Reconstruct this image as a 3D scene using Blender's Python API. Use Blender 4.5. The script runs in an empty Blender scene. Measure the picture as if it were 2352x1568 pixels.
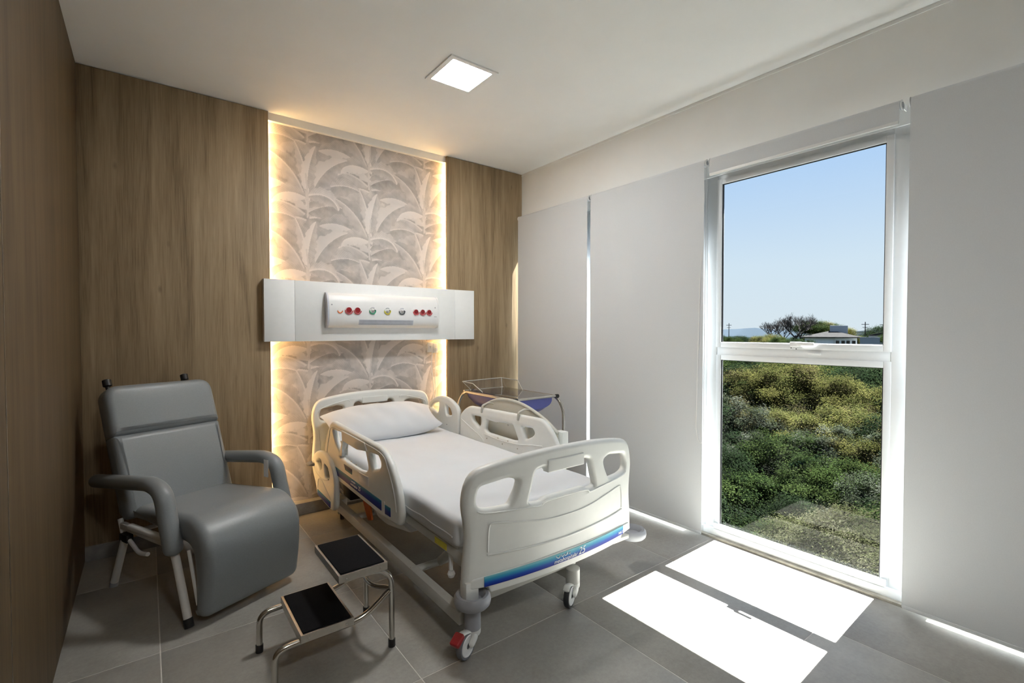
import bpy, bmesh, math, random
import numpy as np
from mathutils import Vector, Matrix

S = bpy.context.scene
COL = S.collection
random.seed(7)
rng = np.random.default_rng(11)

# ------------------------------------------------------------------ camera
cam_d = bpy.data.cameras.new('camera')
cam = bpy.data.objects.new('camera', cam_d)
COL.objects.link(cam)
YAW, PITCH = 0.6513038, -0.0222408
fw = Vector((math.sin(YAW) * math.cos(PITCH), math.cos(YAW) * math.cos(PITCH), math.sin(PITCH)))
rt = Vector((math.cos(YAW), -math.sin(YAW), 0))
up = rt.cross(fw)
cam.matrix_world = Matrix(((rt.x, up.x, -fw.x, 0), (rt.y, up.y, -fw.y, 0), (rt.z, up.z, -fw.z, 1.3093), (0, 0, 0, 1)))
cam_d.sensor_width = 36
cam_d.lens = 1101.73 * 36 / 2352
cam_d.clip_start = 0.02
cam_d.clip_end = 9000
S.camera = cam

# ------------------------------------------------------------------ view, world, sun
S.view_settings.view_transform = 'Standard'
S.view_settings.look = 'None'
S.view_settings.exposure = 0.2
S.view_settings.gamma = 1
S.view_settings.use_curve_mapping = False
S.cycles.max_bounces = 14
S.cycles.diffuse_bounces = 7
S.cycles.glossy_bounces = 5
S.cycles.transmission_bounces = 8
S.cycles.transparent_max_bounces = 16
S.cycles.caustics_reflective = False
S.cycles.caustics_refractive = False
S.cycles.sample_clamp_indirect = 40
S.cycles.use_denoising = True

SUN_W = 80.0
PANEL_W = 114.0
STRIP_W = 62.0
w = bpy.data.worlds.new('sky')
S.world = w
w.use_nodes = True
nt = w.node_tree
nt.nodes.clear()
tc = nt.nodes.new('ShaderNodeTexCoord')
sp = nt.nodes.new('ShaderNodeSeparateXYZ')
rp = nt.nodes.new('ShaderNodeValToRGB')
bg = nt.nodes.new('ShaderNodeBackground')
ow = nt.nodes.new('ShaderNodeOutputWorld')
nt.links.new(tc.outputs['Generated'], sp.inputs[0])
nt.links.new(sp.outputs['Z'], rp.inputs[0])
nt.links.new(rp.outputs[0], bg.inputs[0])
nt.links.new(bg.outputs[0], ow.inputs[0])
cr = rp.color_ramp
cr.elements[0].position = 0.0
cr.elements[0].color = (0.75, 0.85, 0.94, 1)
cr.elements[1].position = 1.0
cr.elements[1].color = (0.16, 0.33, 0.75, 1)
for p, c in ((0.12, (0.70, 0.84, 0.98, 1)), (0.30, (0.47, 0.68, 1.0, 1)), (0.5, (0.32, 0.53, 0.93, 1))):
    e = cr.elements.new(p)
    e.color = c
bg.inputs[1].default_value = 1.0

sun_d = bpy.data.lights.new('sun', 'SUN')
sun_d.energy = SUN_W
sun_d.angle = 0.006
sun_d.color = (1.0, 0.995, 0.985)
sun = bpy.data.objects.new('sun', sun_d)
COL.objects.link(sun)
sun.location = (12, 1, 20)
sun.rotation_euler = Vector((-0.55, -0.012, -1.0)).to_track_quat('-Z', 'Y').to_euler()

# ------------------------------------------------------------------ materials
def srgb(r, g, b):
    f = lambda c: c / 12.92 if c <= 0.04045 else ((c + 0.055) / 1.055) ** 2.4
    return (f(r / 255), f(g / 255), f(b / 255), 1)

def base_mat(name):
    m = bpy.data.materials.new(name)
    m.use_nodes = True
    return m, m.node_tree, m.node_tree.nodes['Principled BSDF']

def mat(name, col, rough=0.5, metal=0.0, noise=0.06, scale=30.0, bump=0.0, spec=0.5, coat=0.0):
    """plain surface with a faint procedural mottle"""
    m, t, b = base_mat(name)
    N = t.nodes
    tx = N.new('ShaderNodeTexNoise')
    tx.inputs['Scale'].default_value = scale
    tx.inputs['Detail'].default_value = 4
    co = N.new('ShaderNodeTexCoord')
    t.links.new(co.outputs['Object'], tx.inputs['Vector'])
    r = N.new('ShaderNodeValToRGB')
    r.color_ramp.elements[0].position = 0.3
    r.color_ramp.elements[1].position = 0.7
    r.color_ramp.elements[0].color = (*[c * (1 - noise) for c in col[:3]], 1)
    r.color_ramp.elements[1].color = (*[min(1, c * (1 + noise)) for c in col[:3]], 1)
    t.links.new(tx.outputs['Fac'], r.inputs[0])
    t.links.new(r.outputs[0], b.inputs['Base Color'])
    b.inputs['Roughness'].default_value = rough
    b.inputs['Metallic'].default_value = metal
    b.inputs['Specular IOR Level'].default_value = spec
    b.inputs['Coat Weight'].default_value = coat
    if bump:
        bp = N.new('ShaderNodeBump')
        bp.inputs['Strength'].default_value = bump
        bp.inputs['Distance'].default_value = 0.002
        t.links.new(tx.outputs['Fac'], bp.inputs['Height'])
        t.links.new(bp.outputs[0], b.inputs['Normal'])
    return m

def emit_mat(name, col, strength):
    m, t, b = base_mat(name)
    b.inputs['Base Color'].default_value = (0.8, 0.8, 0.8, 1)
    b.inputs['Emission Color'].default_value = col
    b.inputs['Emission Strength'].default_value = strength
    return m

def wood_mat(name, dark, mid, light, sx=9.0, seed=0.0):
    m, t, b = base_mat(name)
    N, L = t.nodes, t.links
    co = N.new('ShaderNodeTexCoord')
    mp = N.new('ShaderNodeMapping')
    mp.inputs['Location'].default_value = (seed, seed * 1.7, seed * 0.3)
    mp.inputs['Scale'].default_value = (sx, sx, 0.55)
    L.new(co.outputs['Object'], mp.inputs[0])
    n1 = N.new('ShaderNodeTexNoise')
    n1.inputs['Scale'].default_value = 1.6
    n1.inputs['Detail'].default_value = 9
    n1.inputs['Roughness'].default_value = 0.62
    n1.inputs['Distortion'].default_value = 0.6
    L.new(mp.outputs[0], n1.inputs['Vector'])
    mp2 = N.new('ShaderNodeMapping')
    mp2.inputs['Scale'].default_value = (sx * 14, sx * 14, 3.2)
    L.new(co.outputs['Object'], mp2.inputs[0])
    n2 = N.new('ShaderNodeTexNoise')
    n2.inputs['Scale'].default_value = 1.5
    n2.inputs['Detail'].default_value = 5
    L.new(mp2.outputs[0], n2.inputs['Vector'])
    mx = N.new('ShaderNodeMix')
    mx.data_type = 'FLOAT'
    mx.inputs['Factor'].default_value = 0.36
    L.new(n1.outputs['Fac'], mx.inputs[2])
    L.new(n2.outputs['Fac'], mx.inputs[3])
    r = N.new('ShaderNodeValToRGB')
    r.color_ramp.elements[0].position = 0.34
    r.color_ramp.elements[0].color = dark
    r.color_ramp.elements[1].position = 0.66
    r.color_ramp.elements[1].color = light
    e = r.color_ramp.elements.new(0.49)
    e.color = mid
    L.new(mx.outputs[0], r.inputs[0])
    # small dark knots, drawn out along the grain
    mp3 = N.new('ShaderNodeMapping')
    mp3.inputs['Scale'].default_value = (5.0, 5.0, 2.2)
    mp3.inputs['Location'].default_value = (seed * 3, 0, seed)
    L.new(co.outputs['Object'], mp3.inputs[0])
    vo = N.new('ShaderNodeTexVoronoi')
    vo.inputs['Scale'].default_value = 1.3
    L.new(mp3.outputs[0], vo.inputs['Vector'])
    kr = N.new('ShaderNodeMapRange')
    kr.inputs['From Min'].default_value = 0.015
    kr.inputs['From Max'].default_value = 0.085
    kr.inputs['To Min'].default_value = 0.45
    kr.inputs['To Max'].default_value = 0.0
    L.new(vo.outputs['Distance'], kr.inputs[0])
    m3 = N.new('ShaderNodeMix')
    m3.data_type = 'RGBA'
    L.new(kr.outputs[0], m3.inputs['Factor'])
    L.new(r.outputs[0], m3.inputs[6])
    m3.inputs[7].default_value = (dark[0] * 0.5, dark[1] * 0.5, dark[2] * 0.5, 1)
    L.new(m3.outputs[2], b.inputs['Base Color'])
    b.inputs['Roughness'].default_value = 0.55
    b.inputs['Specular IOR Level'].default_value = 0.35
    bp = N.new('ShaderNodeBump')
    bp.inputs['Strength'].default_value = 0.12
    bp.inputs['Distance'].default_value = 0.002
    L.new(n2.outputs['Fac'], bp.inputs['Height'])
    L.new(bp.outputs[0], b.inputs['Normal'])
    return m

def tile_mat(name):
    m, t, b = base_mat(name)
    N, L = t.nodes, t.links
    co = N.new('ShaderNodeTexCoord')
    oi = N.new('ShaderNodeObjectInfo')
    n1 = N.new('ShaderNodeTexNoise')
    n1.inputs['Scale'].default_value = 3.2
    n1.inputs['Detail'].default_value = 8
    n1.inputs['Roughness'].default_value = 0.6
    L.new(co.outputs['Object'], n1.inputs['Vector'])
    n2 = N.new('ShaderNodeTexNoise')
    n2.inputs['Scale'].default_value = 55
    n2.inputs['Detail'].default_value = 6
    n2.inputs['Roughness'].default_value = 0.75
    L.new(co.outputs['Object'], n2.inputs['Vector'])
    mx = N.new('ShaderNodeMix')
    mx.data_type = 'FLOAT'
    mx.inputs['Factor'].default_value = 0.42
    L.new(n1.outputs['Fac'], mx.inputs[2])
    L.new(n2.outputs['Fac'], mx.inputs[3])
    r = N.new('ShaderNodeValToRGB')
    r.color_ramp.elements[0].position = 0.33
    r.color_ramp.elements[0].color = (0.250, 0.239, 0.216, 1)
    r.color_ramp.elements[1].position = 0.68
    r.color_ramp.elements[1].color = (0.400, 0.386, 0.354, 1)
    L.new(mx.outputs[0], r.inputs[0])
    hs = N.new('ShaderNodeHueSaturation')
    mr = N.new('ShaderNodeMapRange')
    mr.inputs['To Min'].default_value = 0.94
    mr.inputs['To Max'].default_value = 1.06
    L.new(oi.outputs['Random'], mr.inputs[0])
    L.new(mr.outputs[0], hs.inputs['Value'])
    L.new(r.outputs[0], hs.inputs['Color'])
    L.new(hs.outputs[0], b.inputs['Base Color'])
    rr = N.new('ShaderNodeMapRange')
    rr.inputs['To Min'].default_value = 0.36
    rr.inputs['To Max'].default_value = 0.52
    L.new(n2.outputs['Fac'], rr.inputs[0])
    L.new(rr.outputs[0], b.inputs['Roughness'])
    b.inputs['Specular IOR Level'].default_value = 0.4
    return m

def glass_mat(name, tint, refl=1.0):
    m = bpy.data.materials.new(name)
    m.use_nodes = True
    t = m.node_tree
    t.nodes.clear()
    N, L = t.nodes, t.links
    o = N.new('ShaderNodeOutputMaterial')
    tr = N.new('ShaderNodeBsdfTransparent')
    tr.inputs[0].default_value = tint
    gl = N.new('ShaderNodeBsdfGlossy')
    gl.inputs['Roughness'].default_value = 0.0
    lw = N.new('ShaderNodeLayerWeight')
    lw.inputs['Blend'].default_value = 0.5
    pw = N.new('ShaderNodeMath')
    pw.operation = 'POWER'
    pw.inputs[1].default_value = 5
    L.new(lw.outputs['Facing'], pw.inputs[0])
    ma = N.new('ShaderNodeMath')
    ma.operation = 'MULTIPLY_ADD'
    ma.inputs[1].default_value = 0.9 * refl
    ma.inputs[2].default_value = 0.042 * refl
    L.new(pw.outputs[0], ma.inputs[0])
    mx = N.new('ShaderNodeMixShader')
    L.new(ma.outputs[0], mx.inputs[0])
    L.new(tr.outputs[0], mx.inputs[1])
    L.new(gl.outputs[0], mx.inputs[2])
    L.new(mx.outputs[0], o.inputs[0])
    return m

def grad_mat(name, stops, rough=0.5):
    """printed band: colour runs over the height of the band"""
    m, t, b = base_mat(name)
    co = t.nodes.new('ShaderNodeTexCoord')
    s = t.nodes.new('ShaderNodeSeparateXYZ')
    r = t.nodes.new('ShaderNodeValToRGB')
    t.links.new(co.outputs['Generated'], s.inputs[0])
    t.links.new(s.outputs['Z'], r.inputs[0])
    t.links.new(r.outputs[0], b.inputs['Base Color'])
    els = r.color_ramp.elements
    els[0].position, els[0].color = stops[0]
    els[1].position, els[1].color = stops[-1]
    for p, c in stops[1:-1]:
        els.new(p).color = c
    b.inputs['Roughness'].default_value = rough
    b.inputs['Specular IOR Level'].default_value = 0.2
    return m

def attr_mat(name, rough=0.6, jitter=0.0, spec=0.25, through=0.0):
    m, t, b = base_mat(name)
    a = t.nodes.new('ShaderNodeAttribute')
    a.attribute_name = 'print'
    out = a.outputs['Color']
    if jitter:
        oi = t.nodes.new('ShaderNodeObjectInfo')
        mr = t.nodes.new('ShaderNodeMapRange')
        mr.inputs['To Min'].default_value = 1 - jitter
        mr.inputs['To Max'].default_value = 1 + jitter
        hs = t.nodes.new('ShaderNodeHueSaturation')
        t.links.new(oi.outputs['Random'], mr.inputs[0])
        t.links.new(mr.outputs[0], hs.inputs['Value'])
        t.links.new(out, hs.inputs['Color'])
        out = hs.outputs[0]
    t.links.new(out, b.inputs['Base Color'])
    b.inputs['Roughness'].default_value = rough
    b.inputs['Specular IOR Level'].default_value = spec
    if through:                                   # thin leaves pass light
        tl = t.nodes.new('ShaderNodeBsdfTranslucent')
        t.links.new(out, tl.inputs[0])
        mx = t.nodes.new('ShaderNodeMixShader')
        mx.inputs[0].default_value = through
        t.links.new(b.outputs[0], mx.inputs[1])
        t.links.new(tl.outputs[0], mx.inputs[2])
        t.links.new(mx.outputs[0], t.nodes['Material Output'].inputs[0])
    return m

M = {}
M['ceiling'] = mat('ceiling_paint', (0.86, 0.88, 0.875), 0.9, noise=0.015, scale=4)
M['wall'] = mat('wall_paint', (0.87, 0.885, 0.88), 0.85, noise=0.015, scale=4)
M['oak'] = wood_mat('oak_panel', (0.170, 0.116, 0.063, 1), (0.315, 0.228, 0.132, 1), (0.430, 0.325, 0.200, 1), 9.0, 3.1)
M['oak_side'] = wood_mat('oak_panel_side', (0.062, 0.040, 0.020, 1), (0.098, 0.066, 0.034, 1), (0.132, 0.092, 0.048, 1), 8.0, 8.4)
M['tile'] = tile_mat('porcelain_tile')
M['grout'] = mat('grout', (0.62, 0.60, 0.56), 0.9, scale=60)
M['base'] = mat('baseboard_tile', (0.30, 0.29, 0.28), 0.5, noise=0.15, scale=25)
M['alu'] = mat('white_aluminium', (0.74, 0.76, 0.77), 0.32, noise=0.01)
M['gasket'] = mat('black_gasket', (0.015, 0.015, 0.017), 0.6)
M['glass'] = glass_mat('window_glass', (0.90, 0.91, 0.90, 1), 0.27)
M['acrylic'] = glass_mat('clear_acrylic', (0.93, 0.93, 0.93, 1), 1.6)
M['blind'] = mat('grey_blackout_fabric', (0.635, 0.665, 0.695), 0.85, noise=0.02, scale=220)
M['white'] = mat('white_enamel', (0.80, 0.81, 0.81), 0.35, noise=0.01)
M['board'] = mat('white_laminate', (0.88, 0.895, 0.89), 0.45, noise=0.01)
M['plastic'] = mat('bed_plastic', (0.765, 0.785, 0.765), 0.33, noise=0.012)
M['cream'] = mat('beige_plastic', (0.55, 0.545, 0.49), 0.42, noise=0.012)
M['bedmetal'] = mat('bed_painted_steel', (0.58, 0.585, 0.56), 0.38, noise=0.02)
M['chairframe'] = mat('chair_white_steel', (0.78, 0.78, 0.76), 0.35, noise=0.02)
M['greyplas'] = mat('grey_bumper', (0.33, 0.345, 0.38), 0.45, noise=0.02)
M['darkrub'] = mat('dark_rubber', (0.035, 0.038, 0.042), 0.65)
M['greyrub'] = mat('grey_tyre', (0.16, 0.165, 0.18), 0.6)
M['sheet'] = mat('white_sheet', (0.69, 0.715, 0.75), 0.8, noise=0.012, scale=9)
M['vinyl'] = mat('grey_vinyl', (0.235, 0.255, 0.267), 0.38, noise=0.04, scale=160, bump=0.05)
M['chrome'] = mat('polished_steel', (0.62, 0.60, 0.56), 0.16, metal=1.0, noise=0.02)
M['steel'] = mat('brushed_steel', (0.55, 0.52, 0.47), 0.28, metal=1.0, noise=0.05, scale=90)
M['rubbermat'] = mat('black_ribbed_rubber', (0.010, 0.010, 0.011), 0.9, noise=0.2, scale=200, bump=0.2, spec=0.08)
M['black'] = mat('black_plastic', (0.012, 0.012, 0.013), 0.4)
M['red'] = mat('red_plastic', (0.30, 0.012, 0.016), 0.35)
M['redring'] = mat('red_ring', (0.50, 0.045, 0.055), 0.4)
M['orange'] = mat('orange_label', (0.80, 0.17, 0.02), 0.45)
M['green'] = mat('green_ring', (0.03, 0.30, 0.16), 0.4)
M['yellow'] = mat('yellow_label', (0.75, 0.66, 0.05), 0.4)
M['darkring'] = mat('charcoal_ring', (0.07, 0.08, 0.09), 0.4)
M['lav'] = mat('lavender_grey_lens', (0.50, 0.53, 0.60), 0.3)
M['violet'] = mat('violet_blue_plastic', (0.10, 0.115, 0.36), 0.35, noise=0.03)
M['navy'] = mat('navy_cloth', (0.02, 0.02, 0.07), 0.8)
M['tag'] = mat('paper_tag', (0.86, 0.86, 0.87), 0.8)
M['ink'] = mat('white_ink', (0.85, 0.90, 0.95), 0.4, noise=0.0)
M['sill'] = mat('stone_threshold', (0.34, 0.32, 0.27), 0.5, noise=0.35, scale=14)
M['band'] = grad_mat('blue_band', [(0.0, srgb(25, 35, 140)), (0.35, srgb(30, 80, 180)), (0.7, srgb(60, 160, 195)), (1.0, srgb(135, 200, 208))])
M['band2'] = grad_mat('navy_band', [(0.0, srgb(18, 28, 112)), (0.5, srgb(20, 55, 140)), (0.85, srgb(30, 110, 150)), (1.0, srgb(70, 140, 160))])
M['screen'] = grad_mat('keypad_print', [(0.0, srgb(70, 130, 140)), (0.5, srgb(35, 65, 110)), (1.0, srgb(30, 50, 90))])
M['lamp'] = emit_mat('light_panel', (1.0, 0.995, 0.98, 1), PANEL_W)
M['led'] = emit_mat('warm_led', (1.0, 0.60, 0.22, 1), STRIP_W)
M['wallpaper'] = attr_mat('printed_wallpaper', 0.75)
M['leaf'] = attr_mat('foliage', 0.9, jitter=0.22, spec=0.0, through=0.45)
M['bark'] = mat('bark', (0.012, 0.010, 0.008), 1.0, spec=0.0, noise=0.3, scale=8)
M['twig'] = mat('bare_twigs', (0.040, 0.037, 0.036), 1.0, spec=0.0, noise=0.2)
M['earth'] = mat('undergrowth', (0.0045, 0.006, 0.003), 1.0, spec=0.0, noise=0.5, scale=0.4)
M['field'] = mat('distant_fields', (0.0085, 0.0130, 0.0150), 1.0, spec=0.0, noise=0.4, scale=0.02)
M['hill'] = mat('haze_tinted_hills', (0.021, 0.028, 0.036), 1.0, noise=0.15, scale=0.004, spec=0.0)  # blue of the distant air haze is put into the base colour
M['render'] = mat('house_render', (0.66, 0.68, 0.68), 0.9, spec=0.0, noise=0.05, scale=1)
M['roof'] = mat('grey_roof_tile', (0.027, 0.0265, 0.0265), 0.95, spec=0.0, noise=0.15, scale=3)
M['tank'] = mat('tank_grey', (0.27, 0.285, 0.30), 0.9, spec=0.0, noise=0.05, scale=1)
M['houseglass'] = mat('dark_house_window', (0.002, 0.0025, 0.003), 0.2)
M['shed'] = mat('pale_shed', (0.55, 0.54, 0.50), 0.9, spec=0.0, noise=0.05, scale=1)

# ------------------------------------------------------------------ object helpers
WORLD = {}

def tag(o, label=None, cat=None, group=None, kind=None):
    for k, v in (('label', label), ('category', cat), ('group', group), ('kind', kind)):
        if v:
            o[k] = v
    return o

def thing(name, loc, label, cat, group=None, rotz=0.0):
    o = bpy.data.objects.new(name, None)
    o.empty_display_size = 0.1
    COL.objects.link(o)
    o.location = loc
    o.rotation_euler = (0, 0, rotz)
    WORLD[o] = Matrix.Translation(Vector(loc)) @ Matrix.Rotation(rotz, 4, 'Z')
    return tag(o, label, cat, group)

BODY = None                                       # set while the bed body is built: overall size and seat of the body on its base

def link_mesh(name, me, m, parent=None, local=False, smooth=40):
    if BODY is not None:
        me.transform(BODY)
    if parent is not None and not local:
        me.transform(WORLD[parent].inverted())
    if smooth:
        me.polygons.foreach_set('use_smooth', [True] * len(me.polygons))
        me.set_sharp_from_angle(angle=math.radians(smooth))
    if m is not None:
        me.materials.clear()
        me.materials.append(m)
    o = bpy.data.objects.new(name, me)
    COL.objects.link(o)
    if parent is not None:
        o.parent = parent
        WORLD[o] = WORLD[parent]
    else:
        WORLD[o] = Matrix.Identity(4)
    return o

class MB:
    """collects primitives; build() links them as one mesh"""
    def __init__(self):
        self.v, self.f = [], []

    def add(self, vs, fs):
        n = len(self.v)
        self.v += [tuple(v) for v in vs]
        self.f += [tuple(i + n for i in f) for f in fs]
        return self

    def box(self, lo, hi, bev=0.0):
        x0, y0, z0 = lo
        x1, y1, z1 = hi
        if bev <= 0:
            vs = [(x, y, z) for z in (z0, z1) for y in (y0, y1) for x in (x0, x1)]
            return self.add(vs, [(0, 2, 3, 1), (4, 5, 7, 6), (0, 1, 5, 4), (2, 6, 7, 3), (0, 4, 6, 2), (1, 3, 7, 5)])
        bm = bmesh.new()
        bmesh.ops.create_cube(bm, size=1)
        for v in bm.verts:
            v.co = ((x0 + x1) / 2 + v.co.x * (x1 - x0), (y0 + y1) / 2 + v.co.y * (y1 - y0), (z0 + z1) / 2 + v.co.z * (z1 - z0))
        bmesh.ops.bevel(bm, geom=bm.edges[:], offset=bev, segments=2, affect='EDGES', profile=0.5)
        bm.verts.index_update()
        self.add([v.co[:] for v in bm.verts], [[v.index for v in f.verts] for f in bm.faces])
        bm.free()
        return self

    def tube(self, path, r, n=12, side=None, ry=None, closed=False, round_end=False):
        P = [Vector(p) for p in path]
        R = r if isinstance(r, (list, tuple)) else [r] * len(P)
        if round_end and not closed:
            a, b = P[0], P[-1]
            da, db = (P[1] - a).normalized(), (P[-2] - b).normalized()
            r0, r1 = R[0], R[-1]
            k = ry / r if ry else 1
            hd = [(a - da * r0 * k * 0.9 * c, r0 * s_) for c, s_ in ((1, 0.12), (0.85, 0.5), (0.5, 0.86))]
            tl = [(b - db * r1 * k * 0.9 * c, r1 * s_) for c, s_ in ((0.5, 0.86), (0.85, 0.5), (1, 0.12))]
            P = [p for p, _ in hd] + P + [p for p, _ in tl]
            R = [q for _, q in hd] + list(R) + [q for _, q in tl]
        m = len(P)
        vs = []
        nrm = None
        for i in range(m):
            if closed:
                t = (P[(i + 1) % m] - P[i - 1]).normalized()
            else:
                t = (P[min(i + 1, m - 1)] - P[max(i - 1, 0)]).normalized()
            if side is not None:
                a = Vector(side)
                a = (a - t * a.dot(t)).normalized()
            else:
                if nrm is None:
                    a = t.orthogonal().normalized()
                else:
                    a = (nrm - t * nrm.dot(t)).normalized()
                nrm = a
            b = t.cross(a)
            k = (ry / r) if (ry and not isinstance(r, (list, tuple))) else 1
            for j in range(n):
                th = 2 * math.pi * j / n
                vs.append(P[i] + a * (R[i] * math.cos(th)) + b * (R[i] * k * math.sin(th)))
        fs = []
        for i in range(m if closed else m - 1):
            for j in range(n):
                i2, j2 = (i + 1) % m, (j + 1) % n
                fs.append((i * n + j, i * n + j2, i2 * n + j2, i2 * n + j))
        if not closed:
            fs.append(tuple(range(n - 1, -1, -1)))
            fs.append(tuple((m - 1) * n + j for j in range(n)))
        return self.add(vs, fs)

    def lathe(self, prof, c, axis=(0, 0, 1), n=24):
        """prof: (radius, height) pairs along the axis from point c"""
        ax = Vector(axis).normalized()
        a = ax.orthogonal().normalized()
        b = ax.cross(a)
        c = Vector(c)
        vs = []
        for r, h in prof:
            for j in range(n):
                th = 2 * math.pi * j / n
                vs.append(c + ax * h + a * (r * math.cos(th)) + b * (r * math.sin(th)))
        fs = []
        for i in range(len(prof) - 1):
            for j in range(n):
                j2 = (j + 1) % n
                fs.append((i * n + j, i * n + j2, (i + 1) * n + j2, (i + 1) * n + j))
        fs.append(tuple(range(n - 1, -1, -1)))
        fs.append(tuple((len(prof) - 1) * n + j for j in range(n)))
        return self.add(vs, fs)

    def prism(self, pts, origin, ua, ub, un, depth):
        """polygon pts (a,b) in plane ua, ub swept along un by depth (convex or simple)"""
        o, ua, ub, un = Vector(origin), Vector(ua), Vector(ub), Vector(un)
        n = len(pts)
        vs = [o + ua * a + ub * b for a, b in pts] + [o + ua * a + ub * b + un * depth for a, b in pts]
        fs = [tuple(range(n - 1, -1, -1)), tuple(range(n, 2 * n))]
        fs += [(i, (i + 1) % n, n + (i + 1) % n, n + i) for i in range(n)]
        return self.add(vs, fs)

    def mesh(self, name):
        me = bpy.data.meshes.new(name)
        me.from_pydata(self.v, [], self.f)
        bm = bmesh.new()
        bm.from_mesh(me)
        bmesh.ops.recalc_face_normals(bm, faces=bm.faces[:])
        bm.to_mesh(me)
        bm.free()
        me.update()
        return me

    def build(self, name, m, parent=None, local=False, smooth=40):
        return link_mesh(name, self.mesh(name), m, parent, local, smooth)

def smooth_path(pts, k=6):
    """Catmull-Rom through pts"""
    P = [Vector(p) for p in pts]
    out = []
    for i in range(len(P) - 1):
        p0, p1, p2, p3 = P[max(i - 1, 0)], P[i], P[i + 1], P[min(i + 2, len(P) - 1)]
        for j in range(k):
            t = j / k
            out.append(0.5 * ((2 * p1) + (p2 - p0) * t + (2 * p0 - 5 * p1 + 4 * p2 - p3) * t * t + (3 * p1 - p0 - 3 * p2 + p3) * t ** 3))
    out.append(P[-1])
    return out

def fillet(pts, r, k=5):
    """open 3-D polyline with its corners rounded by radius r"""
    P = [Vector(p) for p in pts]
    out = [P[0]]
    for i in range(1, len(P) - 1):
        a, b, c = P[i - 1], P[i], P[i + 1]
        d = min(r, (a - b).length * 0.48, (c - b).length * 0.48)
        s, e = b + (a - b).normalized() * d, b + (c - b).normalized() * d
        for j in range(k + 1):
            t = j / k
            out.append(s * (1 - t) ** 2 + b * 2 * t * (1 - t) + e * t * t)
    out.append(P[-1])
    return out

def rpoly(pts, r=0.02, k=4):
    """closed 2-D polygon with rounded corners; a corner may carry its own radius as a third value"""
    n = len(pts)
    out = []
    for i in range(n):
        b = Vector(pts[i][:2])
        a, c = Vector(pts[i - 1][:2]), Vector(pts[(i + 1) % n][:2])
        rr = pts[i][2] if len(pts[i]) > 2 else r
        d = min(rr, (a - b).length * 0.48, (c - b).length * 0.48)
        if d < 1e-5:
            out.append((b.x, b.y))
            continue
        s, e = b + (a - b).normalized() * d, b + (c - b).normalized() * d
        for j in range(k + 1):
            t = j / k
            q = s * (1 - t) ** 2 + b * 2 * t * (1 - t) + e * t * t
            out.append((q.x, q.y))
    return out

def plate_mesh(name, outline, holes, thick, bevel, origin, ua, ub, bend=None, cut=None, res=3):
    """flat moulding with rounded rims and through holes, centred on the plane (ua, ub) through origin"""
    cu = bpy.data.curves.new(name, 'CURVE')
    cu.dimensions = '2D'
    cu.fill_mode = 'BOTH'
    for ring in [outline] + list(holes):
        s = cu.splines.new('POLY')
        s.points.add(len(ring) - 1)
        for p, q in zip(s.points, ring):
            p.co = (q[0], q[1], 0, 1)
        s.use_cyclic_u = True
    cu.extrude = max(thick / 2 - bevel, 0.0)
    cu.bevel_depth = bevel
    cu.bevel_resolution = res
    cu.offset = -bevel
    tmp = bpy.data.objects.new('tmp', cu)
    COL.objects.link(tmp)
    dg = bpy.context.evaluated_depsgraph_get()
    dg.update()
    me = bpy.data.meshes.new_from_object(tmp.evaluated_get(dg))
    bpy.data.objects.remove(tmp)
    bpy.data.curves.remove(cu)
    me.name = name
    me.use_auto_texspace = True
    bm = bmesh.new()
    bm.from_mesh(me)
    bmesh.ops.remove_doubles(bm, verts=bm.verts[:], dist=1e-5)
    if cut:
        xs = [v.co.x for v in bm.verts]
        x = min(xs) + cut
        while x < max(xs):
            bmesh.ops.bisect_plane(bm, geom=bm.verts[:] + bm.edges[:] + bm.faces[:], plane_co=(x, 0, 0), plane_no=(1, 0, 0))
            x += cut
    o, ua, ub = Vector(origin), Vector(ua), Vector(ub)
    un = ua.cross(ub)
    for v in bm.verts:
        q = o + ua * v.co.x + ub * v.co.y + un * v.co.z
        v.co = bend(q) if bend else q
    bmesh.ops.recalc_face_normals(bm, faces=bm.faces[:])
    bm.to_mesh(me)
    bm.free()
    return me

def plate(name, m, parent, outline, holes, thick, bevel, origin, ua, ub, bend=None, cut=None, local=False, smooth=35, res=3):
    return link_mesh(name, plate_mesh(name, outline, holes, thick, bevel, origin, ua, ub, bend, cut, res), m, parent, local, smooth)

def lettering(name, text, size, parent, m, fn, shear=0.0, align='LEFT', depth=0.0006):
    """raised print: fn maps the flat (x, y, z) of the text to its place"""
    cu = bpy.data.curves.new(name, 'FONT')
    cu.body = text
    cu.size = size
    cu.shear = shear
    cu.align_x = align
    cu.extrude = depth
    cu.resolution_u = 3
    tmp = bpy.data.objects.new('tmp', cu)
    COL.objects.link(tmp)
    dg = bpy.context.evaluated_depsgraph_get()
    dg.update()
    me = bpy.data.meshes.new_from_object(tmp.evaluated_get(dg))
    bpy.data.objects.remove(tmp)
    bpy.data.curves.remove(cu)
    for v in me.vertices:
        v.co = fn(v.co)
    return link_mesh(name, me, m, parent, False, 0)

def structure(o):
    o['kind'] = 'structure'
    return o

def arc(cx, cz, r, a0, a1, n=16):
    return [(cx + r * math.cos(math.radians(a0 + (a1 - a0) * i / n)), cz + r * math.sin(math.radians(a0 + (a1 - a0) * i / n))) for i in range(n + 1)]

# ------------------------------------------------------------------ room shell
RX, LX, BY, FY, HZ = 2.872, -0.2936, 3.6135, -1.45, 2.80
WY = 3.668                                        # wallpaper plane, set back behind the oak
GX0, GX1 = 0.676, 2.055                           # gap between the oak panels

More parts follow.
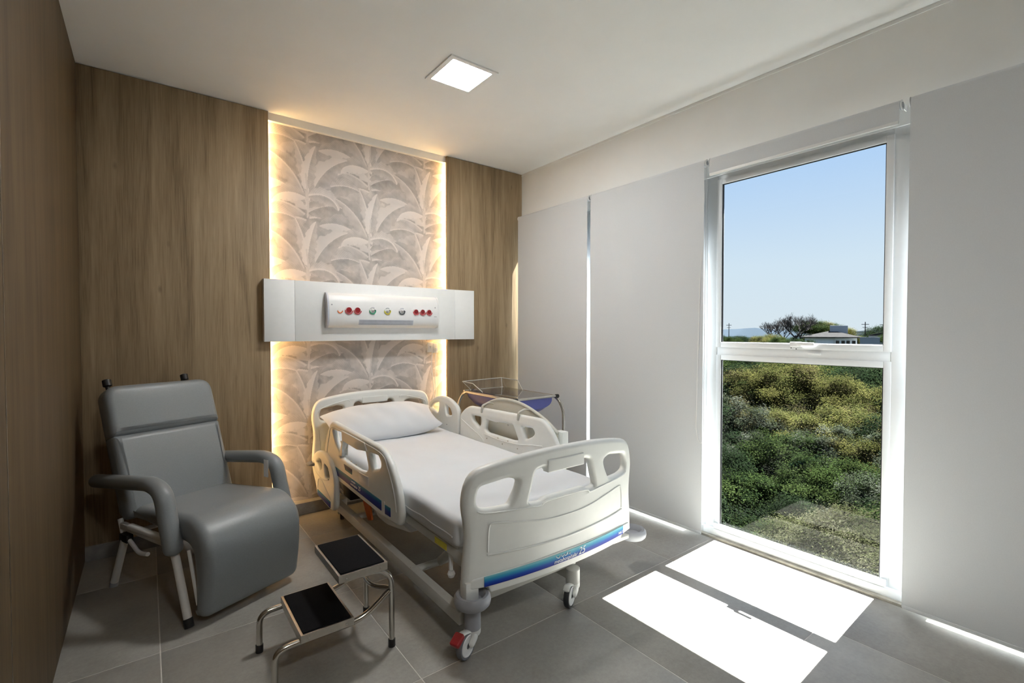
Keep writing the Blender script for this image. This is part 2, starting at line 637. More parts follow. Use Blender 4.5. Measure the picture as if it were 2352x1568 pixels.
fl = structure(MB().box((LX - 0.15, FY - 0.1, -0.16), (3.0, 3.80, -0.0012)).build('floor', M['grout']))
xs = [LX - 0.02, 0.0283, 0.8072, 1.5861, 2.3650, 2.868]
ys = [FY, -0.716, 0.063, 0.8419, 1.6208, 2.3997, 3.1786, 3.66]
G = 0.0022
for i in range(len(xs) - 1):
    for j in range(len(ys) - 1):
        b = MB().box((xs[i] + G, ys[j] + G, -0.010), (xs[i + 1] - G, ys[j + 1] - G, 0.0), 0.0005)
        b.build('tile', M['tile'], fl)
structure(MB().box((LX - 0.15, FY - 0.1, HZ), (3.02, 3.80, HZ + 0.12)).build('ceiling', M['ceiling']))
wb = structure(MB().box((LX - 0.15, WY + 0.002, 0), (3.0, 3.80, HZ)).build('wall_back', M['wall']))
for a, b_ in ((LX, GX0), (GX1, RX + 0.01)):
    MB().box((a, BY, 0.083), (b_, BY + 0.022, HZ - 0.004), 0.0008).build('panel', M['oak'], wb)
for a, b_ in ((LX, GX0 - 0.06), (GX1 + 0.06, RX + 0.01)):
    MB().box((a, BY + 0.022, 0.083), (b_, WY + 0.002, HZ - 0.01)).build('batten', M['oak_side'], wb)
wl = structure(MB().box((LX - 0.15, FY - 0.1, 0), (LX - 0.02, 3.80, HZ)).build('wall_left', M['wall']))
for a, b_ in ((FY, 0.55), (0.553, 1.788), (1.794, BY)):
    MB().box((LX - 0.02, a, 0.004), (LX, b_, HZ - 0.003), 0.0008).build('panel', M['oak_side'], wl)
MB().box((LX - 0.012, 1.788, 0.004), (LX + 0.001, 1.794, HZ - 0.003)).build('edge_strip', M['steel'], wl)
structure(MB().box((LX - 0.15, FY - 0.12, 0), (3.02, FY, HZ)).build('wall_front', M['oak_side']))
# window wall: lintel above, low kerb below, piers at both ends
wr = structure(MB().box((RX, FY - 0.1, 2.285), (3.02, 3.80, HZ)).box((RX, 3.60, 0), (3.02, 3.80, 2.285)).box((RX, FY - 0.1, 0), (3.02, -1.2, 2.285)).build('wall_right', M['wall']))
structure(MB().box((RX - 0.004, FY, HZ - 0.022), (RX + 0.002, BY, HZ - 0.012)).build('trim_1', M['wall']))
structure(MB().box((GX0 - 0.05, WY - 0.030, HZ - 0.052), (GX1 + 0.05, WY + 0.004, HZ)).build('trim_2', M['white']))
structure(MB().box((RX - 0.045, -1.3, 0.0), (3.02, 3.60, 0.012)).build('trim_3', M['sill']))
structure(MB().box((LX, BY - 0.014, 0), (RX, WY + 0.002, 0.083), 0.002).build('baseboard_back', M['base']))

# ------------------------------------------------------------------ wallpaper: printed banana leaves
def paint_wallpaper():
    x0, x1, z0, z1, st = GX0 - 0.055, GX1 + 0.055, 0.083, HZ - 0.05, 0.0034
    nx, nz = int((x1 - x0) / st) + 1, int((z1 - z0) / st) + 1
    X = np.linspace(x0, x1, nx)
    Z = np.linspace(z0, z1, nz)
    gx, gz = np.meshgrid(X, Z)
    # soft blotchy ground
    def blot(f, seed):
        r = np.random.default_rng(seed)
        a = np.zeros_like(gx)
        for k in range(14):
            th, ph = r.uniform(0, 6.28, 2)
            q = f * r.uniform(0.5, 2.0)
            a += np.sin((gx * np.cos(th) + gz * np.sin(th)) * q + ph + 1.4 * np.sin(gx * q * 0.7 + gz * q * 0.4 + ph))
        return a / 14 ** 0.5
    b1 = blot(22, 3)
    b2 = blot(75, 5)
    tone = 0.45 + 0.07 * b1 + 0.035 * b2
    warm = np.zeros_like(gx)
    r = np.random.default_rng(21)
    PZ = 0.545                                     # the print repeats upwards at this step
    def leaf(bx, bz, ang, ln, wd, curl, tn, pale, seed):
        rr = np.random.default_rng(seed)
        n = 130
        t = np.linspace(0, 1, n)
        th = ang - curl * t ** 1.4
        cx = bx + np.concatenate([[0], np.cumsum(np.cos(th[:-1]) * ln / (n - 1))])
        cz = bz + np.concatenate([[0], np.cumsum(np.sin(th[:-1]) * ln / (n - 1))])
        lo = np.searchsorted(X, cx.min() - wd * 1.1), np.searchsorted(Z, cz.min() - wd * 1.1)
        hi = np.searchsorted(X, cx.max() + wd * 1.1), np.searchsorted(Z, cz.max() + wd * 1.1)
        if hi[0] <= lo[0] + 2 or hi[1] <= lo[1] + 2:
            return
        sx, sz = gx[lo[1]:hi[1], lo[0]:hi[0]], gz[lo[1]:hi[1], lo[0]:hi[0]]
        d2 = (sx[..., None] - cx) ** 2 + (sz[..., None] - cz) ** 2
        k = d2.argmin(-1)
        d = np.sqrt(np.take_along_axis(d2, k[..., None], -1)[..., 0])
        tt = t[k]
        sgn = np.sign((sx - cx[k]) * -np.sin(th[k]) + (sz - cz[k]) * np.cos(th[k]))
        half = wd * np.clip(np.sin(np.pi * np.clip(tt, 0, 1) ** 0.8), 0, 1) ** 0.7
        # ragged, torn margins
        tear = 1 + 0.11 * np.sin(tt * 31 + rr.uniform(0, 6)) + 0.06 * np.sin(tt * 67 + sgn * 2 + rr.uniform(0, 6))
        half = half * np.where(sgn > 0, 0.85, 1.0) * tear
        q = d / np.maximum(half, 1e-4)
        inside = (q < 1) & (tt > 0.01) & (tt < 0.995)
        vein = 0.030 * np.sin((tt * ln * 1.0 - d * 0.9) * 420 + seed)
        up_side = 0.085 * (1 - q) - 0.015
        dn_side = -0.115 * (1 - np.abs(q - 0.25) * 1.1)
        val = tn + np.where(sgn > 0, up_side, dn_side) + vein + 0.03 * b2[lo[1]:hi[1], lo[0]:hi[0]]
        val = np.where(q > 0.90, val - 0.07, val)
        val = np.where(d < 0.0055 * (1.1 - tt * 0.7) + 0.001, tn + 0.17, val)
        if pale:
            val = np.where(sgn > 0, tn + 0.15 - 0.05 * q, val)
        a = np.clip((1 - q) * 9, 0, 1) * 0.93
        cur = tone[lo[1]:hi[1], lo[0]:hi[0]]
        cur[inside] = (cur * (1 - a) + val * a)[inside]
    fan = [  (2.85, 0.40, 0.075, -2.3, 0.44, 0), (0.28, 0.40, 0.075, 2.3, 0.46, 0),
        # angle, length, width, curl, tone, pale, seed : outer leaves first, the heart last
        (2.50, 0.44, 0.070, -1.9, 0.42, 0), (0.62, 0.46, 0.072, 1.9, 0.41, 1), (2.15, 0.46, 0.066, -1.5, 0.47, 1),
        (1.02, 0.47, 0.066, 1.5, 0.45, 0), (1.85, 0.44, 0.058, -0.95, 0.43, 0), (1.28, 0.46, 0.058, 0.95, 0.48, 1),
        (2.75, 0.27, 0.042, -1.7, 0.52, 1), (0.40, 0.27, 0.042, 1.8, 0.52, 0), (1.66, 0.36, 0.040, -0.4, 0.50, 0), (1.48, 0.33, 0.034, 0.3, 0.54, 1)]
    cols = [(0.47, 0.30), (0.935, 0.02), (1.40, 0.30), (1.865, 0.02), (2.33, 0.30)]
    rows = []
    for cx, off in cols:
        zz = -0.6 + off
        while zz < HZ:
            rows.append((zz, cx))
            zz += PZ
    rows.sort(reverse=True)
    for zz, cx in rows:
        for k, (a, ln, wd, cu_, tn, pale) in enumerate(fan):
            leaf(cx + 0.012 * math.sin(k * 2.1), zz + 0.02 * k - 0.04, a, ln * 1.02, wd * 1.62, cu_, tn + 0.03, pale, 17 + k)
        # main stem
        sm = np.abs(gx - cx - 0.008 * np.sin(gz * 12)) < 0.006
        sm &= (gz > zz - 0.02) & (gz < zz + 0.30)
        tone[sm] = 0.60
    tone = np.clip(tone + 0.012 * b1, 0.12, 0.85)
    tone = 0.50 + (tone - 0.47) * 0.92
    rgb = np.stack([tone * 1.00, tone * 0.918, tone * 0.862], -1)
    hue = 0.008 * b1[..., None] * np.array([1, 0.2, -0.6])
    rgb = np.clip(rgb + hue, 0.03, 0.9)
    verts = np.stack([gx, np.full_like(gx, WY), gz], -1).reshape(-1, 3)
    idx = np.arange(nx * nz).reshape(nz, nx)
    quads = np.stack([idx[:-1, :-1], idx[:-1, 1:], idx[1:, 1:], idx[1:, :-1]], -1).reshape(-1, 4)
    me = bpy.data.meshes.new('wallpaper')
    me.vertices.add(len(verts))
    me.vertices.foreach_set('co', verts.ravel())
    me.loops.add(quads.size)
    me.loops.foreach_set('vertex_index', quads.ravel().astype(np.int32))
    me.polygons.add(len(quads))
    me.polygons.foreach_set('loop_start', (np.arange(len(quads)) * 4).astype(np.int32))
    me.update(calc_edges=True)
    at = me.color_attributes.new('print', 'FLOAT_COLOR', 'POINT')
    at.data.foreach_set('color', np.concatenate([rgb, np.ones((nz, nx, 1))], -1).ravel().astype(np.float32))
    o = bpy.data.objects.new('wallpaper', me)
    me.materials.append(M['wallpaper'])
    COL.objects.link(o)
    o.parent = wb
    return o
paint_wallpaper()

# warm strips tucked behind the edges of the oak
for i, (x, sx) in enumerate(((GX0 - 0.012, -1), (GX1 + 0.012, 1))):
    o = MB().box((x - 0.005, BY + 0.024, 0.10), (x + 0.005, BY + 0.034, HZ - 0.06)).build('light_strip', M['led'])
    tag(o, ('warm light strip behind the oak panel next to the armchair', 'warm light strip behind the narrow oak panel by the blinds')[i], 'light strip', 'warm light strips beside the wallpaper')

# ------------------------------------------------------------------ windows
def window(name, y0, y1, latch=False, mull=True):
    """two-light window: fixed lower pane, top-hung upper sash; y0 < y1"""
    z0, z1, xi, xo = 0.012, 2.285, RX - 0.004, RX + 0.05
    f = 0.068
    w_ = structure(MB().box((xi + 0.012, y0, z0), (xo, y0 + f, z1), 0.003).box((xi + 0.012, y1 - f, z0), (xo, y1, z1), 0.003)
                   .box((xi + 0.014, y0 + f, z1 - 0.045), (xo - 0.002, y1 - f, z1), 0.003).box((xi - 0.014, y0, z0 - 0.001), (xo + 0.002, y1, z0 + 0.040), 0.003).box((xi - 0.012, y0 + f, z0 + 0.042), (xi + 0.006, y1 - f, 0.088), 0.003)
                   .box((xi + 0.0135, y0 + f, 1.150), (xo - 0.002, y1 - f, 1.212), 0.003).build(name, M['alu']))
    gy0, gy1 = y0 + 0.098, y1 - 0.098
    def ring(nm, a0, a1, b0, b1, wv, m, xa, xb):
        q = MB()
        q.box((xa, a0, b0), (xb, a0 + wv, b1), 0.002).box((xa, a1 - wv, b0), (xb, a1, b1), 0.002)
        q.box((xa, a0 + wv, b0), (xb, a1 - wv, b0 + wv), 0.002).box((xa, a0 + wv, b1 - wv), (xb, a1 - wv, b1), 0.002)
        return q.build(nm, m, w_)
    us = ring('upper_sash', gy0 - 0.033, gy1 + 0.033, 1.207, 2.256, 0.031, M['alu'], xi + 0.004, xi + 0.036)
    ls = ring('lower_frame', gy0 - 0.033, gy1 + 0.033, 0.045, 1.158, 0.031, M['alu'], xi + 0.010, xi + 0.036)
    ring('gasket', gy0 - 0.003, gy1 + 0.003, 1.235, 2.228, 0.006, M['gasket'], xi + 0.012, xi + 0.026)
    ring('gasket', gy0 - 0.003, gy1 + 0.003, 0.073, 1.130, 0.006, M['gasket'], xi + 0.014, xi + 0.026)
    MB().box((xi + 0.017, gy0, 1.238), (xi + 0.021, gy1, 2.225)).build('pane', M['glass'], w_)
    MB().box((xi + 0.018, gy0, 0.076), (xi + 0.022, gy1, 1.127)).build('pane', M['glass'], w_)
    if latch:
        la = MB().box((xi - 0.014, 1.130, 1.222), (xi + 0.006, 1.190, 1.248), 0.004).box((xi - 0.024, 1.065, 1.228), (xi - 0.010, 1.150, 1.246), 0.004).build('latch', M['white'], w_)
        b = MB()
        for yy, zz in ((1.184, 1.243), (1.184, 1.214), (1.158, 1.209)):
            b.lathe([(0.003, 0), (0.003, 0.003)], (xi - 0.004, yy, zz), (-1, 0, 0), 8)
        b.build('screw', M['darkrub'], w_)['kind'] = 'stuff'
        MB().box((xi - 0.003, 1.04, 1.180), (xi + 0.013, 1.10, 1.188), 0.002).build('catch_plate', M['white'], w_)
    return w_
window('window_1', 0.670, 1.700, True)
window('window_2', 1.700, 2.665)
window('window_3', 2.665, 3.60)
window('window_4', -0.300, 0.670)
window('window_5', -1.20, -0.300)

# ------------------------------------------------------------------ roller blinds
BX = 2.785
def blind(y0, y1, zb, label, chain=None, gap_ends=(True, True)):
    t = thing('roller_blind', (BX, (y0 + y1) / 2, 2.36), label, 'roller blind', 'grey roller blinds along the window wall')
    MB().box((BX - 0.0007, y0, zb), (BX + 0.0007, y1, 2.358)).build('fabric', M['blind'], t)
    MB().lathe([(0.0215, 0), (0.0215, y1 - y0)], (BX + 0.0212, y0, 2.358), (0, 1, 0), 24).build('roller_tube', M['blind'], t)
    MB().box((BX - 0.004, y0 + 0.002, zb - 0.006), (BX + 0.006, y1 - 0.002, zb + 0.010), 0.002).build('bottom_bar', M['blind'] if zb < 1 else M['white'], t)
    for yy, sg in ((y0, -1), (y1, 1)):
        br = MB().lathe([(0.004, 0), (0.023, 0), (0.024, 0.002), (0.023, 0.004), (0.004, 0.004)], (BX + 0.021, yy + sg * 0.003, 2.358), (0, sg, 0), 20)
        br.box((BX + 0.012, yy + (0.003 if sg > 0 else -0.007), 2.345), (RX + 0.001, yy + (0.007 if sg > 0 else -0.003), 2.372))
        bo = br.build('bracket', M['white'], t)
        MB().lathe([(0.0125, 0), (0.0125, 0.005)], (BX + 0.021, yy + sg * 0.004, 2.358), (0, sg, 0), 16).build('end_cap', M['greyplas'], bo)
    if chain is not None:
        cy = chain
        pts = smooth_path([(BX + 0.02, cy, 2.335), (BX - 0.004, cy + 0.020, 1.6), (BX - 0.006, cy + 0.037, 0.80), (BX - 0.006, cy + 0.033, 0.66), (BX - 0.006, cy + 0.008, 0.60),
                           (BX - 0.005, cy - 0.014, 0.66), (BX - 0.003, cy - 0.010, 1.0), (BX + 0.008, cy - 0.006, 1.7), (BX + 0.022, cy - 0.004, 2.335)], 8)
        MB().tube(pts, 0.0022, 6).build('bead_chain', M['white'], t)
    return t
blind(2.672, 3.560, 0.024, 'wide grey roller blind drawn down beside the narrow oak panel', None)
blind(1.672, 2.636, 0.024, 'grey roller blind drawn down behind the bed, with a bead chain by the open window', 1.672)
blind(0.697, 1.638, 2.272, 'grey roller blind wound up above the unobstructed window')
blind(-0.26, 0.656, 0.024, 'grey roller blind drawn down over the floor gap nearest the viewer, past the window')
blind(-1.18, -0.290, 0.024, 'grey roller blind drawn down at the end of the window wall, outside the view')

# ------------------------------------------------------------------ ceiling light
def ceiling_light(lx, ly, label):
    t = thing('ceiling_light', (lx, ly, HZ), label, 'light')
    a, c = 0.155, 0.128
    MB().box((lx - a, ly - a, HZ - 0.008), (lx + a, ly - c, HZ)).box((lx - a, ly + c, HZ - 0.008), (lx + a, ly + a, HZ)) \
        .box((lx - a, ly - c, HZ - 0.008), (lx - c, ly + c, HZ)).box((lx + c, ly - c, HZ - 0.008), (lx + a, ly + c, HZ)).build('frame', M['ceiling'], t)
    MB().box((lx - c - 0.0005, ly - c - 0.0005, HZ - 0.005), (lx + c + 0.0005, ly + c + 0.0005, HZ - 0.001)).build('diffuser', M['lamp'], t)
ceiling_light(1.482, 2.432, 'small square white flush light panel glowing in the ceiling above the bed')
ceiling_light(0.45, -0.75, 'added square flush light panel, unseen fill light behind the viewer')  # added fill lamp out of view, brightens the surfaces facing the viewer

# ------------------------------------------------------------------ white board and supply console over the bed
t = thing('wall_board', (1.463, 3.60, 1.235), 'long white laminate board of three panels across the wallpaper above the bed', 'wall board')
for a, b_ in ((0.629, 0.822), (0.8235, 2.1015), (2.103, 2.2975)):
    MB().box((a, 3.565, 1.236), (b_, BY, 1.660), 0.0012).build('panel', M['board'], t)
MB().box((0.75, BY - 0.003, 1.30), (2.0, WY - 0.001, 1.60)).build('mounting_frame', M['board'], t)

t = thing('supply_console', (1.465, 3.565, 1.33), 'white curved bedhead console with red sockets and coloured gas outlets', 'medical console')
prof = [(3.565, 1.585), (3.542, 1.582), (3.522, 1.560), (3.510, 1.520), (3.503, 1.47), (3.500, 1.42), (3.503, 1.385), (3.514, 1.352), (3.532, 1.336), (3.565, 1.331)]
plate('body', M['white'], t, [(y, z) for y, z in prof], [], 0.872, 0.003, (1.472, 0, 0), (0, 1, 0), (0, 0, 1), smooth=50)
for x in (1.030, 1.9125):
    plate('end_cap', M['lav'] if x < 1.5 else M['white'], t, [((y - 3.565) * 1.03 + 3.565, (z - 1.458) * 1.015 + 1.458) for y, z in prof], [], 0.012, 0.002, (x, 0, 0), (0, 1, 0), (0, 0, 1), smooth=50)
def csurf(z):
    for (y0, z0), (y1, z1) in zip(prof, prof[1:]):
        if z1 <= z <= z0:
            return y1 + (y0 - y1) * (z - z1) / (z0 - z1 + 1e-9)
    return 3.5
def ring_arc(x, z, r0, r1, a0, a1, y, n=18):
    pts = arc(x, z, r1, a0, a1, n) + arc(x, z, r0, a1, a0, n)
    b = MB()
    m_ = n + 1
    vs = [(p[0], y, p[1]) for p in pts] + [(p[0], y - 0.004, p[1]) for p in pts]
    k = len(pts)
    fs = []
    for i in range(n):
        fs.append((i, i + 1, k - 2 - i, k - 1 - i))
        fs.append((k + i, k + k - 1 - i, k + k - 2 - i, k + i + 1))
    fs += [(i, (i + 1) % k, k + (i + 1) % k, k + i) for i in range(k)]
    return b.add(vs, fs)
yz = csurf(1.46)
for x in (1.175, 1.239, 1.708, 1.766, 1.824):
    R0 = 0.027 if x < 1.5 else 0.0245
    so = MB().lathe([(R0, 0), (R0, 0.004), (R0 * 0.93, 0.006), (R0 * 0.80, 0.006)], (x, yz + 0.001, 1.460), (0, -1, 0), 28).build('socket', M['white'], t)
    MB().lathe([(R0 * 0.76, 0.0), (R0 * 0.76, 0.0085), (R0 * 0.6, 0.0085), (R0 * 0.55, 0.0065)], (x, yz + 0.001, 1.460), (0, -1, 0), 24).build('insert', M['red'], so)
    ring_arc(x, 1.460, R0 * 0.90, R0 * 1.10, 178, 352, yz - 0.0055).build('colour_ring', M['redring'], so)
    q = MB()
    for dx, dz in ((-0.007, 0), (0.007, 0), (0, -0.004)):
        q.lathe([(0.0022, 0), (0.0022, 0.001)], (x + dx, yz - 0.0072, 1.460 + dz), (0, -1, 0), 8)
    q.build('pin_hole', M['black'], so)['kind'] = 'stuff'
for x, mm in ((1.352, 'green'), (1.470, 'yellow'), (1.588, 'darkring')):
    go = MB().lathe([(0.025, 0), (0.025, 0.003), (0.022, 0.005), (0.012, 0.005), (0.012, 0.014), (0.008, 0.016)], (x, yz + 0.001, 1.460), (0, -1, 0), 26).build('gas_outlet', M['white'], t)
    ring_arc(x, 1.460, 0.0195, 0.0265, 175, 372, yz - 0.0045).build('colour_ring', M[mm], go)
    ring_arc(x, 1.460, 0.021, 0.0255, 55, 125, yz - 0.0045).build('print_arc', M['lav'], go)
    MB().lathe([(0.006, 0), (0.006, 0.004)], (x + 0.014, yz - 0.006, 1.463), (0, -1, 0), 12).build('lock_button', M['black'], go)
    MB().lathe([(0.0065, 0), (0.0065, 0.006)], (x, yz - 0.014, 1.459), (0, -1, 0), 12).build('nozzle', M['steel'], go)
co = MB().lathe([(0.017, 0), (0.017, 0.003), (0.010, 0.0045)], (1.112, yz + 0.001, 1.456), (0, -1, 0), 22).build('call_button', M['white'], t)
ring_arc(1.112, 1.456, 0.0145, 0.0195, 185, 355, yz - 0.003).build('colour_ring', M['orange'], co)
for x, z in ((1.056, 1.497), (1.882, 1.497)):
    MB().lathe([(0.005, 0), (0.005, 0.002)], (x, csurf(z) + 0.001, z), (0, -1, 0), 10).build('screw', M['greyplas'], t)
MB().box((1.868, csurf(1.425) - 0.001, 1.421), (1.893, csurf(1.425) + 0.004, 1.425)).build('small_print', M['greyplas'], t)
vz = [(1.392, csurf(1.392)), (1.372, csurf(1.372)), (1.354, csurf(1.354))]
vs = [(x, y - 0.0012, z) for z, y in vz for x in (1.250, 1.686)] + [(x, y + 0.004, z) for z, y in vz for x in (1.250, 1.686)]
MB().add(vs, [(0, 1, 3, 2), (2, 3, 5, 4), (6, 8, 9, 7), (8, 10, 11, 9), (0, 6, 7, 1), (4, 5, 11, 10), (0, 2, 8, 6), (2, 4, 10, 8), (1, 7, 9, 3), (3, 9, 11, 5)]).build('light_lens', M['lav'], t)
q = MB()
for z in (1.385, 1.3775, 1.364, 1.359):
    q.box((1.255, csurf(z) - 0.0022, z - 0.0007), (1.681, csurf(z), z + 0.0007))
q.build('lens_rib', M['greyplas'], t)['kind'] = 'stuff'

# double wall socket with two hanging cords
t = thing('wall_socket', (1.935, WY, 1.17), 'small white double wall socket with two plugs below the white board', 'socket')
MB().box((1.886, WY - 0.022, 1.128), (1.936, WY, 1.212), 0.004).build('socket_box', M['white'], t)
MB().box((1.940, WY - 0.022, 1.122), (1.985, WY, 1.204), 0.004).build('socket_box', M['white'], t)
q = MB()
for x, z in ((1.905, 1.175), (1.915, 1.175), (1.910, 1.166)):
    q.lathe([(0.0024, 0), (0.0024, 0.002)], (x, WY - 0.022, z), (0, -1, 0), 8)
q.build('pin_hole', M['black'], t)['kind'] = 'stuff'
MB().box((1.950, WY - 0.040, 1.135), (1.972, WY - 0.020, 1.165), 0.003).build('plug', M['white'], t)
for k, (xa, xb) in enumerate(((1.926, 1.934), (1.962, 1.956))):
    MB().tube(smooth_path([(xa, WY - 0.026, 1.140), (xa - 0.004, WY - 0.022, 1.02), (xb, WY - 0.02, 0.90), (xb + 0.006, WY - 0.022, 0.78), (xb - 0.02, WY - 0.03, 0.62)], 6), 0.0028, 8).build('cord', M['white'], t)

# ------------------------------------------------------------------ hospital bed
BC = 1.457
BODY = Matrix.Translation((0, 0, -0.0497)) @ Matrix.Scale(1.038, 4)
bed = thing('hospital_bed', (1.42, 2.5, 0), 'white hospital bed with moulded rails and blue bands under the console', 'bed')
def fbow(q):
    dx = min(abs(q.x - BC), 0.5) / 0.5
    return Vector((q.x, q.y - 0.05 * (1 - dx * dx), q.z))
FY0 = 1.585
def mir(half):
    return half + [(-x, *r_) for x, *r_ in reversed(half)]
fo = rpoly([(-0.497, 0.305, 0.02), (-0.494, 0.40, 0.06), (-0.481, 0.51, 0.06), (-0.503, 0.655, 0.05), (-0.470, 0.762, 0.075), (-0.352, 0.787, 0.08), (-0.18, 0.806, 0.08), (0.0, 0.811, 0.1),
            (0.18, 0.806, 0.08), (0.352, 0.787, 0.08), (0.470, 0.762, 0.075), (0.503, 0.655, 0.05), (0.481, 0.51, 0.06), (0.494, 0.40, 0.06), (0.497, 0.305, 0.02),
            (0.40, 0.300, 0.01), (0.385, 0.272, 0.012), (-0.385, 0.272, 0.012), (-0.40, 0.300, 0.01)])
hl = [(-0.440, 0.664, 0.02), (-0.428, 0.698, 0.025), (-0.300, 0.716, 0.02), (-0.254, 0.700, 0.02), (-0.264, 0.664, 0.02), (-0.298, 0.604, 0.02), (-0.400, 0.607, 0.02), (-0.440, 0.620, 0.02)]
hr = [(-x, z, r_) for x, z, r_ in hl]
hc = [(-0.205, 0.594, 0.012), (-0.168, 0.722, 0.012), (-0.130, 0.732, 0.012), (-0.110, 0.714, 0.004), (0.104, 0.714, 0.004), (0.118, 0.732, 0.012), (0.152, 0.722, 0.012), (0.190, 0.594, 0.012),
      (0.140, 0.588, 0.01), (0.110, 0.604, 0.01), (-0.115, 0.604, 0.01), (-0.142, 0.588, 0.01)]
holes = [rpoly(hl), rpoly(hr), rpoly(hc)]
UX, UZ = (1, 0, 0), (0, 0, 1)
def fplate(name, m, par, outline, hs, th, bv, dy):
    return plate(name, m, par, outline, hs, th, bv, (BC, FY0 + dy, 0), UX, UZ, fbow, 0.05)
def foot_end(name, par, scale, dx, dz, y, flip):
    pass
fb = fplate('footboard', M['plastic'], bed, fo, holes, 0.044, 0.020, 0.0)
# raised relief on the outer face: rim band, lower apron, thin ridges
apron = rpoly([(-0.470, 0.345, 0.015), (-0.200, 0.352, 0.05), (0.0, 0.356, 0.05), (0.200, 0.352, 0.05), (0.470, 0.345, 0.015), (0.482, 0.308, 0.01), (0.40, 0.302, 0.005), (0.388, 0.277, 0.005), (-0.388, 0.277, 0.005), (-0.40, 0.302, 0.005), (-0.482, 0.308, 0.01)])
fplate('apron', M['plastic'], fb, apron, [], 0.014, 0.005, -0.020)
def ridge(pts, r, dy=-0.0225, k=6):
    P = smooth_path([(BC + x, FY0 + dy, z) for x, z in pts], k)
    return MB().tube([fbow(Vector(p)) for p in P], r, 8, round_end=True)
ridge([(-0.400, 0.440), (-0.395, 0.530), (-0.375, 0.549), (-0.28, 0.535), (-0.13, 0.512), (0.0, 0.507), (0.13, 0.512), (0.28, 0.535), (0.375, 0.549), (0.395, 0.530), (0.400, 0.440)], 0.0035).build('ridge', M['plastic'], fb)
ridge([(-0.400, 0.428), (-0.28, 0.419), (0.0, 0.410), (0.28, 0.419), (0.400, 0.428)], 0.0045).build('ridge', M['plastic'], fb)
ridge([(-0.442, 0.605), (-0.40, 0.592), (-0.25, 0.582), (-0.215, 0.580), (-0.15, 0.574), (-0.12, 0.588), (0, 0.592), (0.12, 0.588), (0.15, 0.574), (0.215, 0.580), (0.25, 0.582), (0.40, 0.592), (0.442, 0.605)], 0.0035).build('ridge', M['plastic'], fb)
fplate('grip', M['plastic'], fb, rpoly([(-0.112, 0.762, 0.008), (0.106, 0.762, 0.008), (0.106, 0.708, 0.006), (-0.112, 0.708, 0.006)]), [], 0.036, 0.005, -0.008)
fplate('colour_band', M['band'], fb, [(-0.418, 0.306), (-0.418, 0.346), (-0.2, 0.3475), (0, 0.348), (0.2, 0.3475), (0.408, 0.346), (0.408, 0.306)], [], 0.003, 0.0005, -0.0280)
def fprint(x0, z0, dy=-0.0302):
    return lambda c: fbow(Vector((BC + x0 + c.x, FY0 + dy - c.z, z0 + c.y)))
lettering('lettering', 'metahospitalar', 0.0235, fb, M['ink'], fprint(-0.082, 0.3105), 0.25)
lettering('lettering', '25', 0.044, fb, M['ink'], fprint(0.062, 0.311), 0.35)
lettering('lettering', 'MAX', 0.018, fb, M['ink'], fprint(0.362, 0.3125), 0.3)
EMB = ([(-0.072, 0.3425), (-0.064, 0.3345), (-0.056, 0.332), (-0.050, 0.336), (-0.046, 0.341)], [(-0.040, 0.3425), (-0.037, 0.333), (-0.030, 0.334), (-0.026, 0.341)],
       [(-0.022, 0.3415), (-0.020, 0.333), (-0.012, 0.3335), (-0.008, 0.340), (-0.006, 0.344), (-0.004, 0.333)], [(0.004, 0.3415), (0.006, 0.333), (0.012, 0.336), (0.014, 0.340)])
q = MB()
for pts in EMB:
    P = smooth_path([(BC + x, FY0 - 0.0304, z - 0.001) for x, z in pts], 4)
    q.tube([fbow(Vector(p)) for p in P], 0.0019, 6)
q.build('emblem', M['ink'], fb)

# headboard: same moulding, a little narrower
HCX, HY = 1.352, 3.475
ho = [(x * 0.905, (z - 0.3) * 0.95 + 0.385) for x, z in fo]
hh = [[(x * 0.905, (z - 0.3) * 0.95 + 0.385) for x, z in h] for h in holes]
hb = plate('headboard', M['plastic'], bed, ho, hh, 0.040, 0.018, (HCX, HY, 0), UX, UZ)
plate('grip', M['plastic'], hb, rpoly([(-0.10, 0.825, 0.008), (0.095, 0.825, 0.008), (0.095, 0.777, 0.006), (-0.10, 0.777, 0.006)]), [], 0.032, 0.005, (HCX, HY - 0.006, 0), UX, UZ)
MB().tube(smooth_path([(HCX - 0.42, HY - 0.021, 0.72), (HCX - 0.40, HY - 0.021, 0.762), (HCX - 0.31, HY - 0.021, 0.792), (HCX - 0.21, HY - 0.021, 0.812), (HCX - 0.19, HY - 0.021, 0.800)], 5), 0.003, 6).build('ridge', M['plastic'], hb)
MB().tube(smooth_path([(HCX + 0.42, HY - 0.021, 0.72), (HCX + 0.40, HY - 0.021, 0.762), (HCX + 0.31, HY - 0.021, 0.792), (HCX + 0.21, HY - 0.021, 0.812), (HCX + 0.19, HY - 0.021, 0.800)], 5), 0.003, 6).build('ridge', M['plastic'], hb)
MB().tube(smooth_path([(HCX - 0.405, HY - 0.021, 0.62), (HCX - 0.395, HY - 0.021, 0.52), (HCX - 0.40, HY - 0.021, 0.42)], 5), 0.003, 6).build('ridge', M['plastic'], hb)

